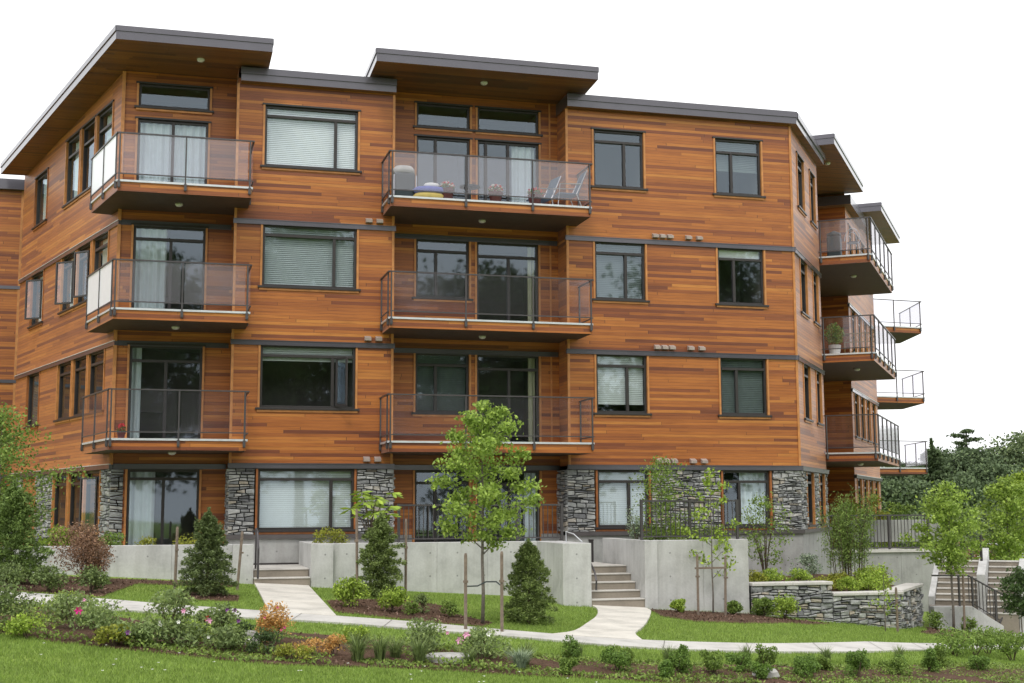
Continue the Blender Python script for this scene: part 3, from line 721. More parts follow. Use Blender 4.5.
conc_wall('grey concrete terrace wall behind the young maple, between the two flights of steps', [(3.24, 28.45, 3.72, 28.45), (3.725, 28.62, 8.3, 28.62), (8.3, 26.7, 8.93, 26.7)], .80)
m = MB(); m.box(0, .63, 0, 1.9, -2, .8);  m.build('wall_panel', 'conc', bpy.data.objects['terrace_wall.001'], T(8.301, 26.96, 0), bevel=.008)
m = MB(); m.box(0, .47, 0, 2.2, -2, .798);  m.build('wall_panel', 'conc', bpy.data.objects['terrace_wall.001'], T(3.245, 28.71, 0), bevel=.008)
conc_wall('grey concrete planter wall right of the steps, behind the thin staked sapling', [(10.13, 26.7, 10.42, 26.7), (10.425, 26.76, 12.56, 26.76)], .84)
m = MB(); m.box(0, .24, 0, 2.5, -2, .84);  m.build('wall_panel', 'conc', bpy.data.objects['terrace_wall.002'], T(10.132, 26.955, 0), bevel=.008)
m = MB(); m.box(0, .24, 0, 4., -2, .838);  m.build('wall_panel', 'conc', bpy.data.objects['terrace_wall.002'], T(12.31, 27.02, 0), bevel=.008)
def steps(label, x0, x1, ytop, ztop, n, rise, run, mat='step', fr=None, slope=None):
    o = empty('steps', (x0, ytop, 0)) ; tag(o, label, 'steps')
    mt = fr or T(0, 0, 0)
    for k in range(n):
        zt = ztop-k*rise; y = ytop-k*run
        m = MB(); m.box(x0, x1, y, y+run+.3, zt-rise-.35, zt-.025, 0); m.box(x0, x1, y-.02, y+run+.3, zt-.025, zt, 1)
        m.build('step', [mat, 'tread'], o, mt, bevel=.005)
    return o
steps('short flight of two brown concrete steps at the left entrance', 2.06, 3.23, 28.72, .276, 2, .17, .32)
steps('taller flight of five concrete steps between grey walls at the right entrance', 8.94, 10.125, 27.85, .278, 5, .163, .28)
# handrails on the steps
def handrail(label, pts, r=.02, posts=(), cat='handrail', mat='rail'):
    o = empty('handrail', pts[0]); tag(o, label, cat); m = MB(); m.tube(pts, r, 8); m.build('rail', mat, o, Matrix())
    for p in posts: m = MB(); m.tube(p, r*.9, 8); m.build('post', mat, o, Matrix())
    return o
handrail('dark handrail on the wall beside the two left steps', [(2.12, 28.9, 1.12), (2.12, 28.5, 1.05), (2.12, 28.2, .72), (2.12, 28.2, .1)], .024, [[(2.12, 28.9, .1), (2.12, 28.9, 1.12)]])
handrail('curved dark handrail at the foot of the five right steps', [(9.03, 28.3, .75), (9.03, 27.6, .72), (9.03, 26.8, .2), (9.03, 26.68, .02), (9.03, 26.7, -.18)], .022, [[(9.03, 28.3, .27), (9.03, 28.3, .75)]])
handrail('pale curved metal rail end on top of the pier by the right steps', [(8.66, 27.6, .8), (8.64, 27.55, 1.03), (8.75, 27.35, .98), (8.86, 27.1, .82)], .012, mat='flash')
m = MB(); m.box(-.05, .05, -.03, .03, 0, .5); m.box(-.055, .055, -.035, .035, .5, .53); tag(m.build('gate_post', 'frame', None, T(9.93, 29.7, .27)), 'dark square gate post at the top of the five right steps', 'post')
# picket guard rails
def guard(label, a, b, z0, z1, posts=(0., .33, .67, 1.), gap=.11, za=0.):
    o = empty('guard_rail', (a[0], a[1], z0)); tag(o, label, 'railing')
    L = math.hypot(b[0]-a[0], b[1]-a[1]); mt = T(a[0], a[1], 0, math.atan2(b[1]-a[1], b[0]-a[0]))
    m = MB(); m.box(-.03, L+.03, -.025, .025, z1-.04, z1); m.box(0, L, -.015, .015, z0+.06, z0+.09); m.build('rail', 'rail', o, mt)
    n = int(L/gap); m = MB()
    for i in range(1, n): m.box(L*i/n-.008, L*i/n+.008, -.008, .008, z0+.09, z1-.04)
    m.build('pickets', 'rail', o, mt)
    for f in posts: m = MB(); m.box(L*f-.028, L*f+.028, -.028, .028, z0-.1, z1+.01); m.build('post', 'rail', o, mt)
guard('dark picket railing on the terrace wall behind the young maple', (5.2, 28.85), (8.95, 28.85), .8, 1.63, (0, .5, .72, 1))
guard('dark picket railing above the concrete planter wall right of the steps', (10.2, 27.05), (12.45, 27.05), .84, 1.7, (0, .5, 1))
guard('dark picket railing beside the building on the far right terrace', (18.75, 34.55), (22.0, 34.55), .27, 1.3, (0, .32, .6, 1))
o = conc_wall('tall grey retaining wall under the far right picket railing', [(18.72, 34.42, 22.1, 34.42)], .22, 'plinth')
m = MB(); m.box(18.7, 22.12, 34.36, 34.72, .22, .3); m.build('coping', 'cap', o, Matrix())
struct(slab('patio', 18.9, 23., 34.68, 40., -2., .2, 'tread'))
m = MB(); m.box(0, 3.4, 0, .2, .4, 1.1); tag(m.build('garden_wall', 'plinth', None, T(21.4, 38.2, 0), bevel=.01), 'low grey wall behind the far right terrace railing', 'wall')

# stone planter wall
pw = empty('stone_planter_wall', (14, 26.6, -.9)); tag(pw, 'stacked grey stone planter wall with pale concrete cap on the right lawn', 'wall')
def pseg(a, b, zt, seed, cap=True, ext=(0, 0)):
    L = math.hypot(b[0]-a[0], b[1]-a[1]); mt = T(a[0], a[1], 0, math.atan2(b[1]-a[1], b[0]-a[0]))
    m = MB(); stones(m, L, zt-.05+1.75, .07, 0, -1.75, 0, seed); m.box(.02, L-.02, .02, .3, -1.8, zt-.05, 1); m.build('stone_face', ['stone', 'mortar'], pw, mt)
    m = MB(); n = max(1, round(L/1.1))
    for k in range(n): m.box(L*k/n+.004-(ext[0] if k == 0 else 0), L*(k+1)/n-.004+(ext[1] if k == n-1 else 0), -.07, .36, zt-.05, zt+.02)
    m.build('cap', 'cap', pw, mt, bevel=.012)
pseg((12.6, 26.75), (14.55, 26.75), -.12, 21); pseg((14.55, 26.75), (16.25, 26.75), -.37, 22, ext=(-.0, .05))
pseg((16.25, 26.75), (18.0, 28.7), -.33, 23)
m = MB(); m.prism([(12.6, 27.05), (16.15, 27.05), (17.7, 28.9), (18.3, 31.9), (16.5, 32.1), (15.9, 30.9), (12.6, 30.9)], -1.5, [-.2, -.5, -.45, -.3, -.2, -.2, -.15], 0, 0, 0); struct(m.build('planter_soil', 'mulch'))

# right hand public stairs, along the direction of the right side
ST_ = empty('stair_block', (18.2, 28.4, -1.4)); tag(ST_, 'concrete outdoor stairs with white nosings and two parallel flights at the far right', 'stairs')
m = MB(); m.v += [(18.15, 28.4, -2.2), (20.05, 28.4, -2.2), (20.05, 28.4, -1.36), (19.2, 28.4, -.87), (18.15, 28.4, -.85), (18.15, 28.65, -2.2), (20.05, 28.65, -2.2), (20.05, 28.65, -1.36), (19.2, 28.65, -.87), (18.15, 28.65, -.85)]
for f in ((0,1,2,3,4), (9,8,7,6,5), (0,5,6,1), (1,6,7,2), (2,7,8,3), (3,8,9,4), (4,9,5,0)): m.f.append(f); m.m.append(0)
m.build('cheek_wall', 'conc', ST_, Matrix(), bevel=.01)
m = MB(); m.prism([(18.2, 28.65), (19.25, 28.65), (20.6, 30.2), (19.2, 30.25)], -2.2, -.93); m.build('landing', 'step', ST_, Matrix())
for k in range(3):
    m = MB(); m.box(19.25+.27*k, 19.53+.27*k, 28.66, 30.2, -2.2, -1.08-.15*k); m.build('step', 'step', ST_, Matrix())
SA = math.atan2(-.604, .797)                      # flight frame: local y = uphill direction
SF = T(19.18, 29.95, 0, SA+PI/2-PI/2)
SF = Matrix.Translation((19.18, 29.95, 0)) @ Matrix.Rotation(math.atan2(-.604, .797), 4, 'Z')
for (x0, x1, k0, nn) in ((0, 1.02, 0, 8), (1.24, 1.98, -2, 10)):
    for k in range(nn):
        z = -.93+.128*(k0+k+1); y = .30*(k0+k)
        m = MB(); m.box(x0, x1, y, y+.5, z-.6, z-.025, 0); m.box(x0, x1, y-.02, y+.5, z-.025, z, 1); m.build('step', ['step', 'tread'], ST_, SF)
for x0, x1, y0, y1, z0, z1 in ((-.16, -.01, -.1, 2.5, -2, .1), (1.03, 1.23, -.3, 2.6, -2, .42), (1.99, 2.12, -.6, 2.5, -2, .15)):
    m = MB(); m.prism([(x0, y0), (x1, y0), (x1, y1), (x0, y1)], z0, [-.72 if x0 < 1 else -.15, -.72 if x0 < 1 else -.15, z1, z1]); m.build('cheek_wall', 'conc', ST_, SF, bevel=.01)
# stair railing
sr = empty('stair_railing', (18.9, 28.5, -.9)); tag(sr, 'dark picket stair railing descending to the right in front of the outdoor stairs', 'railing')
ra, rb, rc = (18.2, 28.52, -.12), (19.2, 28.52, -.14), (20.35, 28.52, -.72)
m = MB(); m.tube([ra, rb, rc, (20.2, 28.52, -1.0), (20.02, 28.52, -1.3)], .022, 8); m.tube([(19.25, 28.52, -.78), (20.02, 28.52, -1.22)], .012, 6); m.build('rail', 'rail', sr, Matrix())
m = MB()
for i in range(9):
    t = i/9; x = 19.2+.86*t; m.box(x-.008, x+.008, 28.512, 28.528, -.80-.48*t, -.15-.42*t)
m.build('pickets', 'rail', sr, Matrix())
for x, zb, zt in ((18.93, -.88, -.12), (19.93, -1.3, -.5), (19.3, -.9, -.16)): m = MB(); m.box(x-.02, x+.02, 28.5, 28.54, zb, zt); m.build('post', 'rail', sr, Matrix())
for x, y, h, lab in ((20.75, 30.2, 2.4, 'dark slim post between the two outdoor stair flights'), (21.7, 29.9, 1.2, 'dark slim post at the right edge of the outdoor stairs')):
    z0 = -1.6; m = MB(); m.tube([(0, 0, z0+.3), (0, 0, z0+h)], .035, 8); m.lathe((0, 0, z0+.2), [(.07, 0), (.07, .12), (.04, .2)], 10); tag(m.build('post', 'frame', None, T(x, y, 0)), lab, 'post')

# ------------------------------------------------------------------ plants
def leaves(C, size, n_up=.35, aspect=.55, r=rng, droop=0., D=None):
    """one rhombic leaf per centre: (n,4,3)"""
    n = len(C); size = np.broadcast_to(np.asarray(size, float), (n,)) * r.uniform(.7, 1.3, n)
    a = r.normal(size=(n, 3)); 
    if D is not None: a = a*.55+D
    a[:, 2] -= droop
    a /= np.linalg.norm(a, axis=1)[:, None]
    nn = r.normal(size=(n, 3)); nn[:, 2] += n_up*3
    b = np.cross(nn, a); b /= np.linalg.norm(b, axis=1)[:, None]+1e-9
    s = size[:, None]
    return np.stack([C-a*s*.5, C+b*s*aspect*.5, C+a*s*.5, C-b*s*aspect*.5], 1)
def blob(n, rad, r=rng, shell=.55):
    d = r.normal(size=(n, 3)); d /= np.linalg.norm(d, axis=1)[:, None]
    return d*(shell+(1-shell)*r.random(n)[:, None])**.6*np.asarray(rad)*1.0
def shrub(label, x, y, h, w, mat='mid_leaf', n=900, size=.06, z=None, name='shrub', cat='shrub', group=None, lumps=9, flowers=None, stems=4, seed=None, aspect=.55, flat=.2, ragged=.25):
    r = np.random.default_rng(seed if seed is not None else int(abs(x*977+y*131)))
    z0 = float(tz(x, y)) if z is None else z
    o = empty(name, (x, y, z0)); tag(o, label, cat, group); m = MB(); mt = T(x, y, z0)
    P = []; cs = []
    for i in range(lumps):
        an = r.uniform(0, 2*PI); rr = w*.5*math.sqrt(r.random())*.75; zz = h*(.25+.58*r.random())
        rr *= 1.0-.5*max(0, zz/h-.5); c = np.array([rr*math.cos(an), rr*math.sin(an), zz]); cs.append(c)
        rad = np.array([w*.26, w*.26, h*.24])*r.uniform(.7, 1.2)
        P.append(c+blob(n//lumps, rad, r, .3))
    k = int(n*ragged*.4); d = r.normal(size=(k, 3)); d[:, 2] = abs(d[:, 2]); d /= np.linalg.norm(d, axis=1)[:, None]
    P.append(np.array([0, 0, h*.35])+d*np.array([w*.5, w*.5, h*.62])*r.uniform(.9, 1.12, (k, 1)))
    P = np.concatenate(P); P[:, 2] = np.clip(P[:, 2], .02, None)
    m.quads(leaves(P, size, flat, aspect, r)); m.build('foliage', mat, o, mt)
    s = MB()
    for c in cs[:max(stems, 2)]: s.tube([(0, 0, -.05), (c[0]*.4, c[1]*.4, c[2]*.5), tuple(c)], [.014, .01, .005], 5)
    s.build('stem', 'stem', o, mt)
    if flowers:
        for fm, k, fs in flowers:
            for _ in range(k):
                an = r.uniform(0, 2*PI); ph = r.uniform(.1, 1.2)
                # keep blooms on the outside of the bush
                c = np.array([w*.5*math.cos(an)*math.cos(ph), -abs(w*.5*math.sin(an)*math.cos(ph)), h*.4+h*.6*math.sin(ph)])
                fl = MB(); 
                for j in range(6):
                    t = j*PI/3; e = .6*fs
                    fl.poly([tuple(c), (c[0]+e*math.cos(t-.5), c[1]-.01, c[2]+e*math.sin(t-.5)), (c[0]+fs*math.cos(t), c[1]-.03, c[2]+fs*math.sin(t)), (c[0]+e*math.cos(t+.5), c[1]-.01, c[2]+e*math.sin(t+.5))])
                fl.build('flower', fm, o, mt)
    return o
def tree(label, x, y, h, w, mat='maple_leaf', z=None, crown0=.28, n=6000, size=.085, clusters=46, crad=.2, trunk_r=.035, lean=0., group=None, cat='tree', seed=None, limbs=16, droop=.2, shape=1., trunk_mat='bark', top=1., name='young_tree'):
    r = np.random.default_rng(seed if seed is not None else int(abs(x*577+y*331)))
    z0 = float(tz(x, y)) if z is None else z
    o = empty(name, (x, y, z0)); tag(o, label, cat, group); mt = T(x, y, z0)
    t = MB(); k = 7; tp = [(lean*h*(i/k)**2+.01*math.sin(i*2.1)*h*.3, .01*math.cos(i*1.7)*h*.3, h*.95*i/k-(.1 if i == 0 else 0)) for i in range(k+1)]
    t.tube(tp, [trunk_r*(1-.82*i/k) for i in range(k+1)], 8)
    C = []
    for i in range(limbs):
        f = crown0+(.93-crown0)*(i+.5)/limbs; an = i*2.4+r.uniform(-.4, .4); u = (f-crown0)/(1-crown0)
        env = (w*.5)*min(1., (math.sin(PI*min(1, u*.78+.2))**.8)*1.05)*r.uniform(.75, 1.08)
        p0 = np.array([np.interp(f, [0, 1], [0, lean*h]), 0, f*h*.92]); rise = h*.10*(1-u*.3)
        p1 = p0+np.array([math.cos(an)*env*.5, math.sin(an)*env*.5, rise*.7]); p2 = p0+np.array([math.cos(an)*env, math.sin(an)*env, rise*1.1])
        t.tube([tuple(p0), tuple(p1), tuple(p2)], [trunk_r*.35*(1-u*.5), trunk_r*.22, trunk_r*.08], 5)
        for q in (p1*.4+p2*.6, p2, p0*.3+p1*.7): C.append(q+r.normal(0, .03, 3)*w*.5)
    C.append(np.array([lean*h, 0, h*.95])); C.append(np.array([lean*h*.9, 0, h*.88]))
    while len(C) < clusters: C.append(C[int(r.integers(len(C)))]+r.normal(0, .11*w, 3)*np.array([1, 1, .7]))
    P = np.concatenate([c+r.normal(0, 1, (n//len(C), 3))*np.array([crad, crad, crad*.62])*r.uniform(.4, .8) for c in C])
    P = P[P[:, 2] < h*1.0]
    t.build('trunk', trunk_mat, o, mt, True)
    m = MB(); m.quads(leaves(P, size, .3, .6, r, droop)); m.build('crown', mat, o, mt); return o
def spruce(label, x, y, h, w, mat='spruce_needle', n=9000, z=None, stakes=None, size=.05, name='spruce', seed=None, top=.06, rough=.15):
    r = np.random.default_rng(seed if seed is not None else int(abs(x*77+y*31)))
    z0 = float(tz(x, y)) if z is None else z
    o = empty(name, (x, y, z0)); tag(o, label, 'conifer'); mt = T(x, y, z0)
    t = MB(); t.tube([(0, 0, -.1), (0, 0, h*.5), (.01, 0, h)], [.04*h/1.5, .022, .005], 7); t.build('trunk', 'stem', o, mt)
    P = []; Dn = []; nb = int(95*max(1, h/1.7)) if h < 4 else 70
    per = int(n*1.35)//nb
    for i in range(nb):
        f = (i+r.random())/nb; an = i*2.399+r.uniform(-.4, .4)
        L = w*.5*((1-f)**.62)*(.88 if f < .1 else 1.0)*(1+.12*math.sin(an*1.5+f*9))*r.uniform(1-rough*1.6, 1+rough*.6)+top*.5
        t_ = r.random(per)**.6; up = .32+.35*f
        bx = t_*L; zc = f*h*.93+.05+up*bx-.3*bx*bx/max(L, .01)
        c = np.stack([math.cos(an)*bx, math.sin(an)*bx, zc], 1)
        # side twigs in a flat spray that narrows to the tip
        lat = r.choice([-1, 1], per)*r.random(per)*.42*L*(1.05-t_)*(t_+.25)*1.6
        c += np.stack([-math.sin(an)*lat+r.normal(0, .012, per), math.cos(an)*lat+r.normal(0, .012, per), r.normal(0, .028, per)-.01], 1)
        P.append(c); d = np.stack([math.cos(an)-math.sin(an)*lat*3, math.sin(an)+math.cos(an)*lat*3, np.full(per, .3)], 1); Dn.append(d)
    k = n//40; P.append(np.stack([r.normal(0, .012, k), r.normal(0, .012, k), h*(.85+.2*r.random(k))], 1)); Dn.append(np.tile([0, 0, 1.], (k, 1)))
    P = np.concatenate(P); Dn = np.concatenate(Dn); m = MB(); m.quads(leaves(P, size*1.15, .1, .36, r, 0., Dn)); m.build('foliage', mat, o, mt); return o
def stake(label, x, y, h, dx=0., group=None):
    z0 = float(tz(x, y)); m = MB(); m.tube([(0, 0, -.1), (dx, 0, h-.04), (dx, 0, h)], [.028, .027, .018], 8)
    m.box(dx-.035, dx+.035, -.035, .035, h*.62, h*.65); tag(m.build('tree_stake', 'stake', None, T(x, y, z0)), label, 'stake', group)

# along the building, left
tree('leafy green tree at the far left edge, behind the low wall', -3.15, 29.6, 3.5, 2.0, 'mid_leaf', z=.3, crown0=.08, n=7000, size=.075, clusters=80, crad=.34, seed=3, name='leafy_tree')
spruce('light green conifer at the far left edge in front of the low wall', -2.5, 26.0, 1.8, 1.5, 'lime_needle', 13000, size=.06, seed=4, name='conifer')
shrub('russet brown twiggy shrub in front of the low wall on the left', -1.3, 26.9, 1.2, 1.12, 'russet_leaf', 8500, .042, seed=5, lumps=18, ragged=.12, z=.12)
shrub('bright green shrub behind the low wall on the far left', -1.95, 29.5, .7, .95, 'bright_leaf', 1300, .07, z=.5, seed=6)
shrub('small green shrub behind the low wall, right of the russet shrub', -.85, 29.35, .45, .6, 'mid_leaf', 700, .06, z=.6, seed=7)
shrub('small yellow green shrub behind the low wall, below the left patio door', -.15, 29.2, .38, .5, 'yellow_leaf', 520, .05, z=.6, seed=8)
shrub('yellow green shrub behind the low wall, right behind the left dark spruce', .75, 29.2, .46, .65, 'yellow_leaf', 650, .05, z=.6, seed=9)
for x, y, h, w, l in ((-2.5, 24.95, .5, .8, 'low green shrub beside the sidewalk at the far left edge'), (-1.75, 24.7, .48, .62, 'low green shrub beside the sidewalk, second from the left edge'), (-1.05, 24.9, .5, .6, 'low green shrub beside the sidewalk in front of the russet shrub')):
    shrub(l, x, y, h, w, 'moss_leaf', 1200, .05)
spruce('dark pyramidal spruce left of the left entrance steps', .98, 25.3, 1.55, 1.25, n=15000, seed=12, rough=.3)
stake('wooden stake left of the left dark spruce', .42, 26.3, 1.2, .02); stake('wooden stake right of the left dark spruce', 1.62, 26.9, 1.15, .08)
shrub('round yellow green shrub behind the concrete pier by the left steps', 3.75, 29.1, .5, .75, 'yellow_leaf', 1100, .05, z=.62, seed=13)
spruce('dark spruce in front of the concrete wall right of the left steps', 4.42, 26.6, 1.62, 1.2, 'evergreen_needle', n=16000, seed=14, rough=.35)
# fatsia
r0 = np.random.default_rng(5); fo = empty('palmate_shrub', (4.32, 27.3, -.3)); tag(fo, 'tall shrub with large bright palmate leaves above the dark spruce by the stone pier', 'shrub')
m = MB(); s = MB(); 
for i in range(15):
    an = i*2.4; rr = .12+.36*r0.random(); zc = 1.62+.55*(i/15)+.05*r0.random(); c = np.array([rr*math.cos(an), rr*math.sin(an)*.6, zc])
    s.tube([(0, 0, 1.2), (c[0]*.5, c[1]*.5, zc-.2), tuple(c)], [.012, .008, .005], 5)
    for j in range(9):
        t = -2.2+j*.55+an; L = .26; tip = c+np.array([math.cos(t)*L, math.sin(t)*L*.7, .02-.16*r0.random()]); side = np.array([-math.sin(t)*.7, math.cos(t)*.4, .5])*.045
        m.poly([tuple(c), tuple(c*.4+tip*.6+side), tuple(tip), tuple(c*.4+tip*.6-side)])
s.tube([(0, 0, -.1), (.03, 0, .8), (0, 0, 1.3)], [.03, .025, .02], 6)
m.build('foliage', 'bright_leaf', fo, T(4.32, 27.3, -.25)); s.build('stem', 'stem', fo, T(4.32, 27.3, -.25))
stake('wooden stake just right of the dark spruce by the stone pier', 5.0, 26.9, 1.6, 0.); stake('wooden stake just left of the dark spruce by the stone pier', 3.95, 26.5, 1.75, -.03)
for x, y, h, w, mt_, l in ((3.52, 24.3, .52, .66, 'bright_leaf', 'bright green leafy shrub beside the left entrance walk'), (4.17, 23.75, .46, .6, 'bright_leaf', 'bright green leafy shrub second from the left entrance walk'),
                           (4.42, 23.3, .26, .3, 'mid_leaf', 'tiny round shrub just right of the two bright shrubs'), (4.72, 23.7, .36, .33, 'moss_leaf', 'small upright shrub in the mulch left of the first maple stake'), (5.12, 23.3, .3, .36, 'mid_leaf', 'small round shrub in the mulch nearest the maple stake')):
    shrub(l, x, y, h, w, mt_, 1300 if w > .5 else 600, .06 if w > .5 else .04, flat=.5)
tree('young staked maple with light green crown in front of the middle balconies', 5.5, 22.35, 3.95, 1.62, n=9500, size=.072, clusters=60, crad=.165, seed=29, limbs=22, crown0=.31, trunk_r=.034, name='young_maple')
stake('wooden stake left of the young maple trunk', 4.93, 21.2, 1.25, 0); stake('wooden stake right of the young maple trunk', 5.5, 21.05, 1.32, 0); stake('short wooden stake behind the full spruce, right of the maple', 6.6, 23.4, 1.2, 0)
m = MB(); z_ = float(tz(5.2, 21.7))+.72; m.tube([(4.93, 21.2, z_), (5.3, 21.9, z_-.04), (5.55, 22.33, z_), (5.6, 21.8, z_+.03), (5.5, 21.07, z_)], .012, 5); tag(m.build('tree_tie', 'cover'), 'dark strap tying the young maple to its two stakes', 'strap')
spruce('full mid green spruce right of the young maple', 6.42, 22.7, 1.42, 1.08, 'evergreen_needle', 15000, size=.045, seed=24, rough=.2)
# planter right of the steps
tree('airy multi stemmed shrub rising behind the railing in front of the stone wall', 11.0, 27.9, 2.1, 1.25, 'mid_leaf', z=.62, crown0=.05, n=2600, size=.06, clusters=60, crad=.2, seed=31, trunk_r=.015, limbs=20, trunk_mat='stem', name='airy_shrub')
shrub('silvery leaved shrub above the planter wall next to the right steps', 10.45, 28.0, 1.0, .5, 'silver_leaf', 900, .045, z=.62, seed=32)
for i, (x, w) in enumerate(((10.75, .6), (11.3, .75), (11.85, .8), (12.25, .5))):
    shrub('bright green low shrub behind the planter wall railing', x, 27.6, .55, w, 'bright_leaf' if i % 2 else 'mid_leaf', 700, .06, z=.62, group='low shrubs behind the planter wall railing')
tree('very thin staked sapling with sparse leaves before the concrete planter wall', 11.5, 26.3, 3.2, 1.25, 'bright_leaf', n=620, size=.09, clusters=40, crad=.13, seed=33, trunk_r=.02, limbs=12, crown0=.22, name='sapling')
stake('wooden stake left of the thin sapling', 10.95, 25.8, 1.26, 0); stake('wooden stake right of the thin sapling', 11.6, 25.9, 1.26, .03)
m = MB(); m.box(10.93, 11.62, 25.86, 25.9, .26, .3); tag(m.build('stake_crossbar', 'stake'), 'thin wooden crossbar joining the two sapling stakes', 'stake')
for x, y, h, w, mt_, l in ((10.7, 26.3, .28, .3, 'bright_leaf', 'tiny light shrub at the foot of the planter wall'), (12.0, 26.35, .3, .36, 'mid_leaf', 'small green shrub left of the stone planter wall'),
                           (12.65, 26.3, .38, .46, 'mid_leaf', 'green shrub at the left end of the stone planter wall'), (13.05, 26.1, .56, .66, 'bright_leaf', 'bright round shrub in front of the stone planter wall')):
    shrub(l, x, y, h, w, mt_, 1300, .055)
tree('multi stemmed open shrub in front of the corner stone pier', 13.75, 28.4, 2.1, 1.35, 'mid_leaf', z=-.2, crown0=.15, n=1500, size=.065, clusters=50, crad=.16, seed=41, trunk_r=.014, limbs=18, trunk_mat='stem', name='airy_shrub')
m = MB(); rr_ = np.random.default_rng(3)
for i in range(9):
    a_ = rr_.uniform(0, 2*PI); q_ = rr_.uniform(.3, .65); m.tube([(0, 0, 0), (math.cos(a_)*q_*.35, math.sin(a_)*q_*.2, .8), (math.cos(a_)*q_, math.sin(a_)*q_*.5, 1.7)], [.014, .01, .004], 5)
m.build('stem', 'stem', bpy.data.objects['airy_shrub.001'], T(13.75, 28.4, -.2))
# bamboo
bo = empty('bamboo', (17.0, 30.2, -.3)); tag(bo, 'clump of leafy bamboo in the stone planter in front of the right side', 'bamboo')
m = MB(); P = []; rb_ = np.random.default_rng(8)
for i in range(26):
    a_ = rb_.uniform(0, 2*PI); q_ = rb_.uniform(0, .35); lx, ly = math.cos(a_)*q_, math.sin(a_)*q_; hh = rb_.uniform(1.5, 2.25); tx, ty = lx*1.9+rb_.normal(0, .1), ly*1.9
    m.tube([(lx, ly, 0), (lx*1.2, ly*1.2, hh*.5), (tx, ty, hh)], [.011, .009, .004], 5)
    t = rb_.uniform(.25, 1.02, 270)[:, None]; P.append(np.array([lx, ly, 0])*(1-t)+np.array([tx, ty, hh])*t+rb_.normal(0, .085, (270, 3)))
P = np.concatenate(P); f = MB(); f.quads(leaves(P, .085, .2, .22, rb_, .4)); mt = T(16.3, 29.1, -.3); f.build('foliage', 'bamboo_leaf', bo, mt); m.build('stem', 'stem', bo, mt)
shrub('pale variegated shrub in the stone planter left of the bamboo', 15.1, 29.0, .62, .72, 'silver_leaf', 1300, .055, z=-.2, seed=43)
for i, x in enumerate((12.95, 13.5, 14.1, 14.7, 15.35, 15.9)):
    shrub('low bright green shrub in the row along the stone planter cap', x, 27.45+.1*(i % 2), .38, .62, 'bright_leaf' if i % 3 else 'yellow_leaf', 800, .055, z=-.22 if x < 14.5 else -.42, group='low shrubs along the stone planter')
for i, (x, y) in enumerate(((16.3, 28.0), (15.6, 28.1), (16.7, 28.8), (17.2, 29.2), (17.5, 30.2))):
    shrub('yellow green shrub filling the back of the stone planter near the bamboo', x, y, .48, .75, 'yellow_leaf' if i % 2 else 'bright_leaf', 900, .06, z=-.42, group='yellow green shrubs at the back of the stone planter')
# right
tree('young staked maple with light crown in front of the outdoor stairs', 18.2, 27.7, 3.6, 1.35, 'maple_leaf', n=6000, size=.085, clusters=70, crad=.2, seed=51, limbs=20, crown0=.36, name='young_maple')
stake('wooden stake beside the maple in front of the outdoor stairs', 18.42, 27.6, 1.35, .02)
tree('very thin sapling in front of the stone planter corner', 15.1, 25.5, 1.5, .6, 'bright_leaf', n=260, size=.07, clusters=24, crad=.1, seed=52, trunk_r=.014, limbs=8, crown0=.2, name='sapling')
stake('short wooden stake beside the thin sapling at the planter corner', 15.45, 25.6, .95, 0)
tree('light green tree at the right edge of the picture', 25.3, 35.4, 4.0, 1.9, 'maple_leaf', n=7000, size=.1, clusters=80, crad=.25, seed=53, limbs=20, crown0=.2, trunk_r=.04)
tree('light green tree cut off by the right edge of the picture', 27.6, 37.2, 4.3, 2.3, 'bright_leaf', n=9000, size=.11, clusters=80, crad=.28, seed=54, limbs=20, crown0=.2, trunk_r=.04)
tree('small dark leaved tree at the right edge beside the stairs', 18.45, 25.5, 1.7, .8, 'dark_leaf', n=3000, size=.07, clusters=40, crad=.14, seed=55, limbs=12, crown0=.35, trunk_r=.02)
shrub('small dark green shrub left of the maple at the outdoor stairs', 17.75, 27.75, .42, .5, 'mid_leaf', 800, .05); shrub('small dark green shrub right of the maple at the outdoor stairs', 18.75, 27.9, .4, .4, 'mid_leaf', 700, .05)
for i, (x, y, w) in enumerate(((13.6, 20.7, .9), (14.4, 21.3, 1.0), (15.1, 21.9, .9), (14.9, 20.9, .8))):
    shrub('spreading green shrub in the near bed at the right edge', x, y, .5, w, 'mid_leaf', 1100, .05, group='spreading shrubs at the right end of the near bed')
# small trees and shrubs in the middle distance beside the far wing
for i, (x, y, h, w, mt_) in enumerate(((21.5, 38.5, 3.2, 1.7, 'bright_leaf'), (23.2, 40.5, 3.0, 1.8, 'mid_leaf'), (24.5, 42.5, 3.6, 1.8, 'yellow_leaf'), (26.6, 44., 3.2, 2., 'mid_leaf'))):
    tree(['light green small tree at the corner of the far terrace', 'green small tree just behind the far terrace', 'yellow green small tree behind the far terrace', 'rounded green small tree below the far balconies'][i], x, y, h, w, mt_, n=4200, size=.1, clusters=50, crad=.24, seed=60+i, limbs=14, crown0=.15, name='small_tree')

